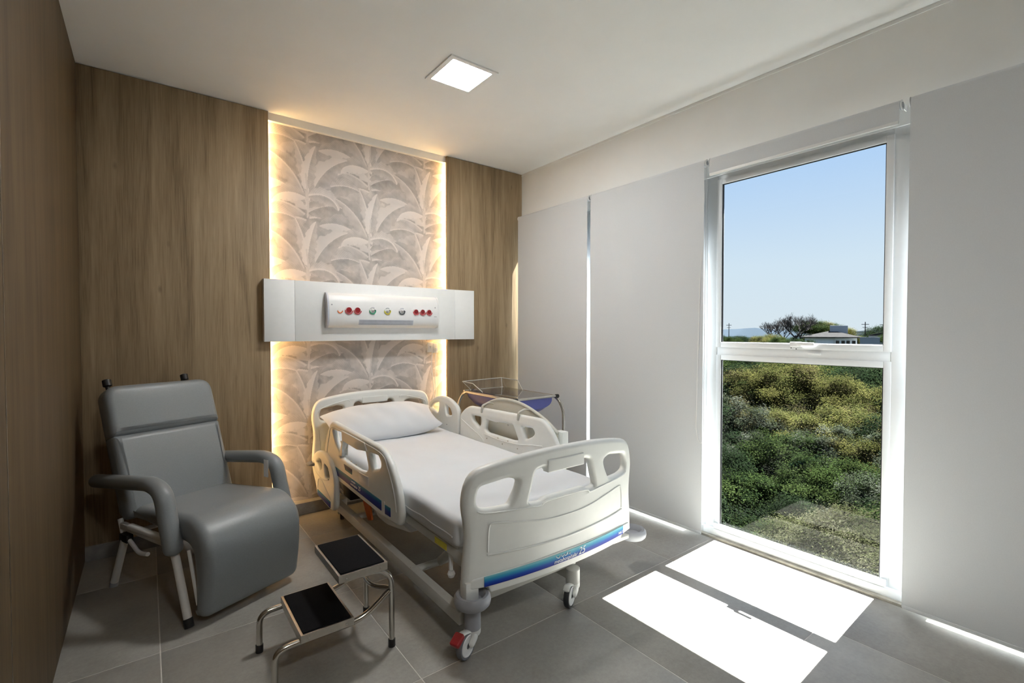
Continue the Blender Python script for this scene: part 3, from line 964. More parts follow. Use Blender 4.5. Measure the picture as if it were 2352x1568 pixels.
# raised side rail towards the viewer
UY = (0, 1, 0)
NRX = 0.94
nro = rpoly([(3.250, 0.415, 0.04), (3.262, 0.49, 0.05), (3.215, 0.62, 0.05), (3.105, 0.742, 0.05), (2.70, 0.733, 0.1), (2.285, 0.727, 0.05), (2.165, 0.665, 0.06), (2.085, 0.545, 0.06), (2.060, 0.44, 0.04), (2.085, 0.392, 0.03), (2.30, 0.380, 0.05), (3.05, 0.388, 0.05), (3.20, 0.398, 0.03)])
nh1 = rpoly([(3.070, 0.688, 0.012), (2.880, 0.698, 0.012), (2.905, 0.600, 0.012), (2.905, 0.565, 0.012), (3.010, 0.615, 0.02)])
nh2 = rpoly([(2.872, 0.656, 0.012), (2.700, 0.646, 0.015), (2.660, 0.668, 0.01), (2.515, 0.672, 0.012), (2.463, 0.583, 0.02), (2.510, 0.552, 0.012), (2.62, 0.538, 0.01), (2.80, 0.538, 0.012), (2.925, 0.545, 0.01)])
nh3 = rpoly([(2.442, 0.668, 0.014), (2.330, 0.676, 0.016), (2.290, 0.645, 0.016), (2.310, 0.618, 0.016), (2.405, 0.588, 0.014)])
nr = plate('side_rail', M['plastic'], bed, nro, [nh1, nh2, nh3], 0.036, 0.016, (NRX, 0, 0), UY, UZ)
def rail_plate(name, m, par, pts, th, x, bv=0.002, r_=0.006):
    return plate(name, m, par, rpoly(pts, r_), [], th, bv, (x, 0, 0), UY, UZ)
rail_plate('grip', M['plastic'], nr, [(2.885, 0.716), (2.505, 0.712), (2.470, 0.672), (2.620, 0.652), (2.872, 0.656)], 0.040, NRX - 0.004, 0.004)
MB().tube(smooth_path([(NRX - 0.018, 3.19, 0.52), (NRX - 0.018, 3.14, 0.63), (NRX - 0.018, 3.07, 0.705), (NRX - 0.018, 2.75, 0.705), (NRX - 0.018, 2.30, 0.700), (NRX - 0.018, 2.20, 0.64), (NRX - 0.018, 2.13, 0.54), (NRX - 0.018, 2.105, 0.46)], 6), 0.0035, 8, round_end=True).build('ridge', M['plastic'], nr)
rail_plate('colour_band', M['band2'], nr, [(3.112, 0.468), (3.106, 0.424), (2.284, 0.412), (2.284, 0.462)], 0.003, NRX - 0.0185, 0.0005, 0.003)
rail_plate('colour_band', M['band2'], nr, [(3.212, 0.472), (3.212, 0.436), (3.142, 0.426), (3.142, 0.470)], 0.003, NRX - 0.0185, 0.0005, 0.003)
rail_plate('colour_band', M['band2'], nr, [(2.240, 0.456), (2.172, 0.458), (2.172, 0.414), (2.238, 0.411)], 0.003, NRX - 0.0185, 0.0005, 0.003)
rail_plate('pale_edge', M['white'], nr, [(3.127, 0.470), (3.118, 0.470), (3.118, 0.415), (3.127, 0.415)], 0.004, NRX - 0.0185, 0.0008, 0.002)
rail_plate('pale_edge', M['white'], nr, [(2.252, 0.468), (2.243, 0.468), (2.243, 0.402), (2.252, 0.402)], 0.004, NRX - 0.0185, 0.0008, 0.002)
rail_plate('keypad', M['screen'], nr, [(2.852, 0.521), (2.712, 0.519), (2.714, 0.489), (2.828, 0.490)], 0.004, NRX - 0.018, 0.0008, 0.004)
rail_plate('hinge_cover', M['white'], nr, [(2.607, 0.532), (2.458, 0.540), (2.458, 0.484), (2.590, 0.482)], 0.010, NRX - 0.016, 0.003, 0.008)
lettering('lettering', 'metahospitalar', 0.019, nr, M['ink'], lambda c: Vector((NRX - 0.0204 - c.z, 2.735 - c.x, 0.4295 + c.y)), 0.2)
lettering('lettering', '25', 0.034, nr, M['ink'], lambda c: Vector((NRX - 0.0204 - c.z, 2.610 - c.x, 0.430 + c.y)), 0.3)
q = MB()
for pts in EMB:
    q.tube(smooth_path([(NRX - 0.0206, 2.665 - x * 0.8, 0.4505 + (z - 0.333) * 0.8) for x, z in pts], 4), 0.0014, 6)
q.build('emblem', M['ink'], nr)
q = MB()
for y, z in ((2.72, 0.565), (2.64, 0.563), (2.805, 0.622)):
    q.lathe([(0.004, 0), (0.004, 0.004)], (NRX - 0.017, y, z), (-1, 0, 0), 8)
q.build('screw', M['steel'], nr)['kind'] = 'stuff'
# lowered small rail by the head, on the same side
SR = 0.915
sro = rpoly([(2.957, 0.235, 0.03), (2.957, 0.42, 0.05), (3.06, 0.500, 0.06), (3.20, 0.530, 0.06), (3.37, 0.500, 0.06), (3.475, 0.430, 0.05), (3.455, 0.345, 0.05), (3.375, 0.275, 0.03), (3.345, 0.205, 0.02), (3.10, 0.190, 0.03), (3.0, 0.195, 0.03)])
srh = rpoly([(3.375, 0.425, 0.02), (3.30, 0.465, 0.02), (3.235, 0.455, 0.02), (3.235, 0.410, 0.02), (3.29, 0.385, 0.02)])
srh2 = rpoly([(3.18, 0.455, 0.02), (3.09, 0.435, 0.02), (3.06, 0.385, 0.02), (3.15, 0.365, 0.02)])
sr = plate('head_side_rail', M['plastic'], bed, sro, [srh, srh2], 0.034, 0.015, (SR, 0, 0), UY, UZ)
rail_plate('colour_band', M['band2'], sr, [(3.325, 0.252), (3.325, 0.216), (3.04, 0.205), (3.04, 0.245)], 0.003, SR - 0.0175, 0.0005, 0.003)
q = MB()
q.tube(fillet([(SR - 0.017, 3.32, 0.262), (SR - 0.017, 3.30, 0.335), (SR - 0.017, 3.22, 0.335), (SR - 0.017, 3.04, 0.262)], 0.03), 0.005, 8).build('ridge', M['plastic'], sr)
MB().tube(smooth_path([(SR - 0.017, 3.43, 0.42), (SR - 0.017, 3.35, 0.36), (SR - 0.017, 3.22, 0.345), (SR - 0.017, 3.08, 0.375)], 5), 0.004, 8).build('ridge', M['plastic'], sr)
# far rails: long one and small head one, both raised
FRX = 1.86
fro = rpoly([(3.062, 0.40, 0.02), (3.062, 0.690, 0.05), (2.985, 0.745, 0.04), (2.925, 0.770, 0.04), (2.55, 0.782, 0.1), (2.12, 0.790, 0.05), (2.035, 0.720, 0.06), (1.965, 0.60, 0.06), (1.935, 0.47, 0.04), (1.96, 0.40, 0.03)])
fh1 = rpoly([(2.897, 0.706, 0.012), (2.776, 0.709, 0.012), (2.776, 0.672, 0.012), (2.803, 0.630, 0.012), (2.885, 0.672, 0.02)])
fh2 = rpoly([(2.712, 0.700, 0.012), (2.60, 0.697, 0.012), (2.52, 0.708, 0.012), (2.412, 0.710, 0.012), (2.358, 0.622, 0.012), (2.42, 0.612, 0.01), (2.70, 0.614, 0.015), (2.728, 0.632, 0.01)])
fh3 = rpoly([(2.322, 0.714, 0.012), (2.218, 0.720, 0.016), (2.195, 0.694, 0.016), (2.222, 0.668, 0.016), (2.288, 0.640, 0.012)])
fr = plate('side_rail', M['plastic'], bed, fro, [fh1, fh2, fh3], 0.036, 0.016, (FRX, 0, 0), UY, UZ)
MB().tube(smooth_path([(FRX - 0.018, 3.03, 0.66), (FRX - 0.018, 2.90, 0.615), (FRX - 0.018, 2.78, 0.575), (FRX - 0.018, 2.74, 0.545)], 5), 0.003, 6).build('ridge', M['plastic'], fr)
MB().tube(smooth_path([(FRX - 0.018, 2.73, 0.600), (FRX - 0.018, 2.55, 0.590), (FRX - 0.018, 2.36, 0.598), (FRX - 0.018, 2.25, 0.615), (FRX - 0.018, 2.12, 0.63)], 5), 0.004, 6).build('ridge', M['plastic'], fr)
q = MB()
for y, z in ((2.70, 0.575), (2.52, 0.570), (2.36, 0.57), (2.57, 0.600), (2.46, 0.600), (2.57, 0.702), (2.46, 0.704)):
    q.lathe([(0.0045, 0), (0.0045, 0.004)], (FRX - 0.017, y, z), (-1, 0, 0), 8)
q.build('screw', M['steel'], fr)['kind'] = 'stuff'
fso = rpoly([(3.505, 0.42, 0.02), (3.520, 0.56, 0.05), (3.568, 0.670, 0.05), (3.535, 0.740, 0.05), (3.43, 0.785, 0.06), (3.31, 0.800, 0.06), (3.20, 0.788, 0.06), (3.10, 0.740, 0.05), (3.080, 0.690, 0.03), (3.085, 0.42, 0.02)])
fsh1 = rpoly([(3.522, 0.684, 0.015), (3.465, 0.724, 0.02), (3.380, 0.744, 0.015), (3.395, 0.655, 0.02)])
fsh2 = rpoly([(3.278, 0.738, 0.015), (3.205, 0.712, 0.02), (3.178, 0.668, 0.015), (3.259, 0.652, 0.015)])
fs_ = plate('head_side_rail', M['plastic'], bed, fso, [fsh1, fsh2], 0.034, 0.015, (FRX, 0, 0), UY, UZ)
q = MB()
for y, z in ((3.38, 0.588), (3.25, 0.585)):
    q.lathe([(0.0045, 0), (0.0045, 0.004)], (FRX - 0.016, y, z), (-1, 0, 0), 8)
q.build('screw', M['greyplas'], fs_)['kind'] = 'stuff'
MB().lathe([(0.006, 0), (0.006, 0.30)], (FRX, 3.072, 0.42), (0, 0, 1), 10).build('hinge_post', M['chrome'], bed)

# deck, lower frame, lifting gear
dk = MB()
dk.box((0.985, 1.625, 0.385), (1.02, 3.43, 0.425), 0.004).box((1.78, 1.625, 0.385), (1.815, 3.43, 0.425), 0.004)
dk.box((1.02, 1.627, 0.387), (1.78, 1.665, 0.423), 0.004).box((1.02, 3.39, 0.387), (1.78, 3.428, 0.423), 0.004)
for y in (2.05, 2.5, 2.95):
    dk.box((1.02, y, 0.39), (1.78, y + 0.05, 0.42))
deck = dk.build('deck_frame', M['bedmetal'], bed)
MB().box((0.99, 1.66, 0.425), (1.81, 3.40, 0.435)).build('deck_panel', M['white'], bed)
MB().box((0.9825, 1.742, 0.392), (0.9855, 1.842, 0.418)).build('warning_label', M['yellow'], deck)
BODY = None
lf = MB()
lf.box((0.995, 1.66, 0.110), (1.035, 3.40, 0.165), 0.004).box((1.60, 1.66, 0.110), (1.64, 3.40, 0.165), 0.004)
lf.box((1.03, 1.660, 0.168), (1.66, 1.705, 0.212), 0.004).box((1.035, 3.33, 0.115), (1.60, 3.385, 0.163), 0.004)
lf.build('base_frame', M['bedmetal'], bed)
for x in (1.16, 1.58):
    for ya, yb in ((2.95, 2.55), (2.12, 1.85)):
        MB().tube([(x, ya, 0.15), (x, yb, 0.375)], 0.022, 10).build('lift_arm', M['bedmetal'], bed)
for y in (2.95, 2.12):
    MB().tube([(1.0, y, 0.15), (1.63, y, 0.15)], 0.018, 10).build('pivot_bar', M['bedmetal'], bed)
BODY = Matrix.Translation((0, 0, -0.0497)) @ Matrix.Scale(1.038, 4)
MB().box((1.10, 2.62, 0.235), (1.30, 2.82, 0.37), 0.02).build('motor_housing', M['white'], bed)
plate('motor_cover', M['white'], bed, rpoly([(2.72, 0.335, 0.01), (2.20, 0.300, 0.01), (2.24, 0.285, 0.01), (2.52, 0.235, 0.04), (2.66, 0.240, 0.03)]), [], 0.05, 0.006, (1.07, 0, 0), UY, UZ)
plate('release_lever', M['orange'], bed, rpoly([(2.86, 0.315, 0.006), (2.74, 0.30, 0.006), (2.70, 0.205, 0.008), (2.76, 0.185, 0.008), (2.81, 0.235, 0.006)]), [], 0.012, 0.003, (1.035, 0, 0), UY, UZ)
lv = MB().tube([(1.0, 1.735, 0.39), (0.995, 1.725, 0.315)], 0.009, 10)
lv.lathe([(0.001, -0.017), (0.012, -0.013), (0.017, 0), (0.012, 0.013), (0.001, 0.017)], (0.995, 1.722, 0.300), (0, 0, 1), 14)
lv.build('crank_lever', M['white'], bed)
MB().box((1.02, 1.66, 0.33), (1.08, 1.80, 0.39), 0.01).build('crank_housing', M['bedmetal'], bed)
q = MB()
for k in range(4):
    o_ = 0.014 * k
    q.tube(smooth_path([(0.99 + o_, 3.26 - o_, 0.36), (1.0 + o_, 3.20, 0.26 + o_), (1.02 + o_, 3.10 - o_, 0.24 + o_), (1.03 + o_, 3.0, 0.36)], 6), 0.004, 6)
q.build('cable', M['greyplas'], bed)['kind'] = 'stuff'
MB().box((1.0, 2.98, 0.245), (1.10, 3.12, 0.38), 0.01).build('control_box', M['black'], bed)

BODY = None
def caster(cx, cy, contact, pedal, ztop, name='caster'):
    c = MB().lathe([(0.030, 0.098), (0.0335, 0.100), (0.0335, ztop - 0.004), (0.030, ztop)], (cx, cy, 0), (0, 0, 1), 24).build(name, M['greyplas'] if pedal else M['bedmetal'], bed)
    d = Vector((cx - contact[0], cy - contact[1], 0))
    tr = d.length
    d.normalize()
    ax = Vector((d.y, -d.x, 0))                   # wheel axle
    if ax.y > 0:
        ax = -ax
    wc = Vector((contact[0], contact[1], 0.0535))
    MB().lathe([(0.040, -0.011), (0.050, -0.0125), (0.0535, -0.008), (0.0535, 0.008), (0.050, 0.0125), (0.040, 0.011)], wc, ax, 36).build('tyre', M['greyrub'] if pedal else M['darkrub'], c)
    MB().lathe([(0.012, 0.006), (0.012, 0.0135), (0.036, 0.0125), (0.039, 0.0145), (0.042, 0.0125), (0.042, 0.0)], wc, ax, 36).build('hub', M['white'], c)
    # swan neck: from under the sleeve, over the wheel and down its far side to the axle
    top = Vector((cx, cy, 0.10))
    fk = MB().lathe([(0.0315, 0.078), (0.0335, 0.082), (0.0335, 0.1015)], (cx, cy, 0), (0, 0, 1), 24)
    for off in (0.021, -0.021):
        P = [top + Vector((0, 0, -0.015)) + d * 0.012, wc + ax * off + d * 0.035 + Vector((0, 0, 0.028)), wc + ax * off + d * 0.012 + Vector((0, 0, 0.006)), wc + ax * off * 0.95]
        if off > 0:
            P = P[:3]
        fk.tube(smooth_path(P, 5), 0.0135 if off < 0 else 0.011, 10, side=ax, ry=0.017, round_end=True)
    fk.tube(smooth_path([top + Vector((0, 0, -0.012)), wc - d * 0.022 + Vector((0, 0, 0.058)), wc - d * 0.047 + Vector((0, 0, 0.045))], 6), 0.016, 10, side=ax, ry=0.006, round_end=True)
    fk.build('fork', M['plastic'], c)
    if pedal:
        pc = wc - d * 0.058 + Vector((0, 0, 0.052))
        u2 = (-d + Vector((0, 0, -0.55))).normalized()
        n2 = u2.cross(ax).normalized()
        plate('brake_pedal', M['red'], c, rpoly([(-0.026, -0.021), (0.026, -0.021), (0.026, 0.021), (-0.026, 0.021)], 0.009), [], 0.020, 0.005, pc, u2, ax)
    return c
caster(1.043, 1.634, (1.000, 1.616), True, 0.200)
caster(1.622, 1.643, (1.582, 1.624), False, 0.170)
caster(1.050, 3.30, (1.068, 3.347), False, 0.165)
caster(1.60, 3.30, (1.62, 3.345), False, 0.165)
for cx, cy, zz, R_ in ((1.040, 1.630, 0.222, 0.076), (2.122, 1.690, 0.196, 0.078), (0.930, 3.563, 0.366, 0.043), (1.860, 3.563, 0.366, 0.043)):
    hk = 1.0 if cy < 2 else 0.45
    MB().lathe([(r_, h_ * hk) for r_, h_ in ((0.005, -0.006), (R_ - 0.036, -0.004), (R_ - 0.032, 0.012), (R_ - 0.022, 0.022), (R_ - 0.010, 0.022), (R_ - 0.002, 0.012), (R_, -0.002), (R_ - 0.003, -0.016), (R_ - 0.012, -0.026), (R_ - 0.026, -0.030), (0.005, -0.030))], (cx, cy, zz), (0, 0, 1), 36).build('bumper', M['greyplas'] if cy < 2 else M['greyrub'], bed)
MB().box((0.999, 1.612, 0.214), (1.062, 1.664, 0.30), 0.008).build('footboard_bracket', M['plastic'], bed)
MB().box((1.93, 1.655, 0.19), (2.09, 1.695, 0.212), 0.006).box((1.93, 1.655, 0.21), (1.98, 1.695, 0.36), 0.006).build('footboard_bracket', M['bedmetal'], bed)
BODY = Matrix.Translation((0, 0, -0.0497)) @ Matrix.Scale(1.038, 4)

# mattress with its fitted sheet, pillow
MX0, MX1, MY0, MY1 = 0.972, 1.832, 1.618, 3.43
def soft_box(name, m, x0, x1, y0, y1, z0, z1, r, nx=40, ny=80, fn=None):
    """rounded slab as one grid-wrapped surface: superellipse cross-section with fine wrinkles"""
    vs, fs = [], []
    n = 56
    xc, zc, hx, hz = (x0 + x1) / 2, (z0 + z1) / 2, (x1 - x0) / 2, (z1 - z0) / 2
    ring = []
    for i in range(n):                            # rounded rectangle, even steps
        pass
    pts = rpoly([(-hx, -hz, r * 0.7), (hx, -hz, r * 0.7), (hx, hz, r), (-hx, hz, r)], r, 6)
    dense = []
    for a, b in zip(pts, pts[1:] + pts[:1]):
        L_ = math.hypot(b[0] - a[0], b[1] - a[1])
        kk = max(1, int(L_ / 0.022))
        for j in range(kk):
            dense.append((a[0] + (b[0] - a[0]) * j / kk, a[1] + (b[1] - a[1]) * j / kk))
    n = len(dense)
    rows = ny
    for i in range(rows + 1):
        t_ = i / rows
        y = y0 + (y1 - y0) * t_
        dy = min(y - y0, y1 - y)
        q = 1.0 if dy >= r else math.sqrt(max(0.0, 1 - ((r - dy) / r) ** 2))
        sx_, sz_ = hx - r * (1 - q), hz - r * (1 - q)
        for a, b in dense:
            p = Vector((xc + a * sx_ / hx, y, zc + b * sz_ / hz))
            vs.append(fn(p) if fn else p)
    for i in range(rows):
        for j in range(n):
            fs.append((i * n + j, i * n + (j + 1) % n, (i + 1) * n + (j + 1) % n, (i + 1) * n + j))
    fs.append(tuple(range(n)))
    fs.append(tuple(rows * n + j for j in range(n - 1, -1, -1)))
    return MB().add(vs, fs)
def wrinkle(p):
    q = p.copy()
    side = max(0.0, min(1.0, (0.545 - p.z) / 0.05))
    q.x += side * 0.0022 * math.sin(p.y * 31 + 9 * p.z) * (1 if p.x < 1.4 else -1)
    q.z += 0.0016 * math.sin(p.x * 21 + p.y * 4) + 0.0012 * math.sin(p.y * 17 - p.x * 6) + 0.002 * math.sin(p.x * 5.3 + 1.0)
    e = min(p.y - MY0, 0.25)
    q.y += side * 0.003 * math.sin(p.x * 40)
    return q
mt = soft_box('mattress', M['sheet'], MX0, MX1, MY0, MY1, 0.437, 0.556, 0.038, fn=wrinkle).build('mattress', M['sheet'], None, smooth=60)
tag(mt, 'white sheeted mattress lying on the hospital bed', 'mattress')
q = MB()
q.tube([wrinkle(Vector((MX0 - 0.0005, y, 0.478))) for y in np.linspace(MY0 + 0.05, MY1 - 0.05, 160)], 0.003, 8)
sm = q.build('seam', M['sheet'], mt)

def pillow():
    n, m_ = 44, 30
    vs, fs = [], []
    hx, hy, hz = 0.416, 0.172, 0.092
    cx, cy, cz = 1.349, 3.290, 0.660
    tilt = math.radians(30)
    for top in (1, -1):
        for i in range(n + 1):
            for j in range(m_ + 1):
                u, v = -1 + 2 * i / n, -1 + 2 * j / m_
                pin = 1.04 - 0.30 * abs(u) ** 3.5
                pin2 = 1 - 0.07 * (1 - v * v) * abs(u) ** 3
                th = (max(0, 1 - abs(u) ** 2.6) * max(0, 1 - abs(v) ** 2.3)) ** 0.62
                th *= 1 + 0.10 * math.sin(u * 3 + 1) + 0.05 * math.sin(v * 5 + u * 7)
                z = top * hz * th
                if top < 0:
                    z *= 0.75
                x = u * hx * pin2
                y = v * hy * pin
                z += 0.004 * math.sin(u * 19 + v * 4) * th * (1 - th * 0.5) + 0.05 * abs(u) ** 5 * (0.2 - 0.2 * v)
                yy = y * math.cos(tilt) - z * math.sin(tilt)
                zz = y * math.sin(tilt) + z * math.cos(tilt)
                vs.append((cx + x, cy + yy, cz + zz))
    k = (n + 1) * (m_ + 1)
    for i in range(n):
        for j in range(m_):
            a = i * (m_ + 1) + j
            fs.append((a, a + m_ + 1, a + m_ + 2, a + 1))
            fs.append((k + a, k + a + 1, k + a + m_ + 2, k + a + m_ + 1))
    me = bpy.data.meshes.new('pillow')
    me.from_pydata([tuple(v) for v in vs], [], fs)
    bm = bmesh.new()
    bm.from_mesh(me)
    bmesh.ops.remove_doubles(bm, verts=bm.verts[:], dist=1e-4)
    bmesh.ops.recalc_face_normals(bm, faces=bm.faces[:])
    bm.to_mesh(me)
    bm.free()
    return me
pw = link_mesh('pillow', pillow(), M['sheet'], None, smooth=70)
tag(pw, 'plump white pillow propped against the headboard on the mattress', 'pillow')

# beige tray panel hooked over the far rail
TX = 1.925
t = thing('bed_tray', (TX, 2.48, 0.45), 'beige arch topped panel hung by two hooks behind the far bed rail', 'bed tray')
to = rpoly([(2.88, 0.42, 0.02), (2.895, 0.740, 0.03), (2.80, 0.800, 0.05), (2.66, 0.842, 0.06), (2.50, 0.848, 0.06), (2.35, 0.825, 0.06), (2.19, 0.770, 0.05), (2.08, 0.710, 0.03), (2.075, 0.42, 0.02)])
plate('panel', M['cream'], t, to, [], 0.016, 0.005, (TX, 0, 0), UY, UZ)
MB().tube(smooth_path([(TX - 0.002, y, z) for y, z in [(2.893, 0.740), (2.80, 0.797), (2.66, 0.838), (2.50, 0.845), (2.35, 0.821), (2.19, 0.767), (2.082, 0.708)]], 5), 0.011, 10, round_end=True).build('rim', M['cream'], t)
MB().box((TX + 0.004, 2.045, 0.60), (TX + 0.055, 2.11, 0.715), 0.006).build('end_bracket', M['plastic'], t)
for y, z in ((2.752, 0.0), (2.345, 0.008)):
    MB().tube(fillet([(FRX - 0.022, y + 0.008, 0.745 + z), (FRX - 0.022, y, 0.793 + z), (FRX + 0.020, y - 0.012, 0.812 + z), (TX - 0.004, y - 0.020, 0.800 + z)], 0.014), 0.0085, 10, side=(0, 1, 0), ry=0.005, round_end=True).build('hook', M['cream'], t)

BODY = None
# ------------------------------------------------------------------ bassinet trolley in the corner
t = thing('bassinet', (2.34, 3.1, 0), 'chrome baby bassinet trolley with clear acrylic head end and violet tub', 'bassinet')
AX0, AX1, AY0, AY1, AZ = 2.125, 2.530, 2.725, 3.475, 0.800
for x, sg in ((AX0, -1), (AX1, 1)):
    lx = x + sg * 0.03
    MB().tube(fillet([(lx, AY0 - 0.03, 0.075), (lx, AY0 - 0.025, 0.70), (x, AY0 + 0.02, AZ), (x, AY1 - 0.02, AZ), (lx, AY1 + 0.025, 0.70), (lx, AY1 + 0.03, 0.075)], 0.09, 7), 0.0115, 12).build('side_frame', M['chrome'], t)
    MB().tube([(x - sg * 0.024, AY0 + 0.03, AZ - 0.002), (x - sg * 0.024, AY1 - 0.03, AZ - 0.002)], 0.006, 8).build('side_rod', M['chrome'], t)
for y in (AY0, AY1):
    MB().tube([(AX0, y + (0.02 if y < 3 else -0.02), AZ + 0.004), (AX1, y + (0.02 if y < 3 else -0.02), AZ + 0.004)], 0.0095, 12).build('cross_bar', M['chrome'], t)
for x in (AX0, AX1):
    MB().lathe([(0.0145, -0.014), (0.016, 0), (0.0145, 0.014)], (x, AY0 + 0.02, AZ + 0.003), (1, 0, 0), 14).build('joint', M['black'], t)
MB().tube([(AX0 - 0.03, AY0 - 0.03, 0.20), (AX1 + 0.03, AY0 - 0.03, 0.20)], 0.010, 10).build('lower_bar', M['chrome'], t)
MB().tube([(AX0 - 0.03, AY1 + 0.03, 0.20), (AX1 + 0.03, AY1 + 0.03, 0.20)], 0.010, 10).build('lower_bar', M['chrome'], t)
for x in (AX0 - 0.03, AX1 + 0.03):
    for y in (AY0 - 0.03, AY1 + 0.03):
        cw = MB().lathe([(0.010, 0.05), (0.013, 0.07), (0.013, 0.09)], (x, y, 0), (0, 0, 1), 12).box((x - 0.012, y - 0.014, 0.03), (x - 0.008, y + 0.014, 0.06)).build('caster', M['black'], t)
        MB().lathe([(0.02, -0.008), (0.036, -0.008), (0.037, 0), (0.036, 0.008), (0.02, 0.008)], (x, y, 0.037), (1, 0, 0), 20).build('wheel', M['darkrub'], cw)
# violet tub hanging in the frame: a rounded trough
n = 14
vs, fs = [], []
tub_y = np.linspace(AY0 + 0.05, AY1 - 0.04, 12)
for layer, (ins, dz) in enumerate(((0.0, 0.0), (0.006, 0.006))):
    for y in tub_y:
        e = min(y - tub_y[0], tub_y[-1] - y)
        dep = 0.085 + 0.05 * min(1, e / 0.10) ** 0.5
        for i in range(n + 1):
            a = math.pi * i / n
            cx = (AX0 + AX1) / 2
            hx = (AX1 - AX0) / 2 - 0.022 - ins
            cs = -math.cos(a)
            x = cx + hx * (abs(cs) ** 0.7) * (1 if cs > 0 else -1)
            z = AZ - 0.002 - (dep - ins) * (math.sin(a) ** 0.6)
            vs.append((x, y, z))
k = len(tub_y) * (n + 1)
for L_ in (0, 1):
    for i in range(len(tub_y) - 1):
        for j in range(n):
            a = L_ * k + i * (n + 1) + j
            fs.append((a, a + 1, a + n + 2, a + n + 1))
for i in (0, len(tub_y) - 1):                     # end walls
    fs.append(tuple(i * (n + 1) + j for j in range(n + 1)))
MB().add(vs, fs).build('tub', M['violet'], t, smooth=50)
MB().box((AX0 + 0.04, AY0 + 0.10, AZ - 0.075), (AX1 - 0.04, AY1 - 0.08, AZ - 0.045), 0.012).build('tub_mattress', M['navy'], t)
# clear head shield: back wall and two raked side wings
def sheet(pts, nrm, th=0.004):
    n = Vector(nrm).normalized() * th
    return MB().add([Vector(p) for p in pts] + [Vector(p) + n for p in pts],
                    [tuple(range(len(pts))), tuple(range(2 * len(pts) - 1, len(pts) - 1, -1))] + [(i, (i + 1) % len(pts), len(pts) + (i + 1) % len(pts), len(pts) + i) for i in range(len(pts))])
hz0, hz1 = AZ + 0.012, 0.888
B0, B1, B2, B3 = (AX0 + 0.05, AY1 - 0.05, hz0), (AX1 - 0.03, AY1 - 0.05, hz0), (AX1 + 0.01, AY1 + 0.015, hz1), (AX0 + 0.005, AY1 + 0.015, hz1 - 0.008)
sh = sheet([B0, B1, B2, B3], (0, 1, 0)).build('head_shield', M['acrylic'], t, smooth=0)
sheet([B0, B3, (AX0 + 0.005, AY1 - 0.15, hz1 - 0.012), (AX0 + 0.04, AY1 - 0.24, hz0)], (-1, 0, 0)).build('side_wing', M['acrylic'], sh, smooth=0)
sheet([B1, B2, (AX1 + 0.012, AY1 - 0.22, hz1 - 0.004), (AX1 - 0.02, AY1 - 0.33, hz0)], (1, 0, 0)).build('side_wing', M['acrylic'], sh, smooth=0)
q = MB()
q.tube([B3, B2], 0.0035, 8).tube([B3, (AX0 + 0.005, AY1 - 0.15, hz1 - 0.012)], 0.003, 8).tube([B2, (AX1 + 0.012, AY1 - 0.22, hz1 - 0.004)], 0.003, 8).tube([B1, B2], 0.0025, 8).tube([B0, B3], 0.0025, 8).tube([(AX0 + 0.005, AY1 - 0.15, hz1 - 0.012), (AX0 + 0.04, AY1 - 0.24, hz0)], 0.003, 8).tube([(AX1 + 0.012, AY1 - 0.22, hz1 - 0.004), (AX1 - 0.02, AY1 - 0.33, hz0)], 0.003, 8)
q.build('shield_rim', mat('frosted_edge', (0.72, 0.72, 0.68), 0.25), sh)
sheet([(AX0 + 0.02, AY0 + 0.03, AZ + 0.008), (AX1 - 0.02, AY0 + 0.03, AZ + 0.008), (AX1 - 0.02, AY1 - 0.06, AZ + 0.008), (AX0 + 0.02, AY1 - 0.06, AZ + 0.008)], (0, 0, 1), 0.003).build('tray_rim', M['acrylic'], t, smooth=0)

# ------------------------------------------------------------------ recliner armchair (own axes: x across, -y forward)
CH = thing('recliner_armchair', (-0.0085, 2.8525, 0), 'grey vinyl reclining armchair with padded arms in the panelled corner', 'armchair', None, math.radians(23.69))
CW0, CW1, CC = 0.02, 0.505, 0.2625
def cpl(name, m, outline, th, bv, s, par=CH, smooth=50):
    """profile in (forward, up) swept across the chair"""
    return plate(name, m, par, [(-f, z) for f, z in outline], [], th, bv, (s, 0, 0), (0, 1, 0), (0, 0, 1), local=True, smooth=smooth, res=5)
seat_p = rpoly([(-0.215, 0.375, 0.03), (-0.20, 0.425, 0.03), (0.10, 0.455, 0.1), (0.335, 0.478, 0.11), (0.455, 0.385, 0.10), (0.455, 0.22, 0.12), (0.425, 0.036, 0.05), (0.345, 0.024, 0.03), (0.355, 0.20, 0.06), (0.335, 0.335, 0.05), (0.20, 0.352, 0.05)], k=7)
cpl('seat', M['vinyl'], seat_p, 0.487, 0.042, CC)
bd = Vector((0, 0.25, 0.63)).normalized()         # up the slope of the back
def bpl(name, m, outline, th, bv, off, par=CH, res=5):
    n = Vector((1, 0, 0)).cross(bd)               # points forward
    o = Vector((CC, 0.165, 0.385)) + n * off
    return plate(name, m, par, outline, [], th, bv, o, (1, 0, 0), bd, local=True, smooth=50, res=res)
bpl('backrest', M['vinyl'], rpoly([(-0.262, 0.0, 0.03), (0.262, 0.0, 0.03), (0.268, 0.425, 0.02), (-0.268, 0.425, 0.02)]), 0.110, 0.035, -0.055)
bpl('headrest', M['vinyl'], rpoly([(-0.268, 0.420, 0.02), (0.268, 0.420, 0.02), (0.268, 0.690, 0.075), (-0.268, 0.690, 0.075)], k=7), 0.122, 0.036, -0.055)
bpl('back_shell', M['vinyl'], rpoly([(-0.255, 0.02, 0.03), (0.255, 0.02, 0.03), (0.255, 0.665, 0.07), (-0.255, 0.665, 0.07)]), 0.02, 0.006, -0.115)
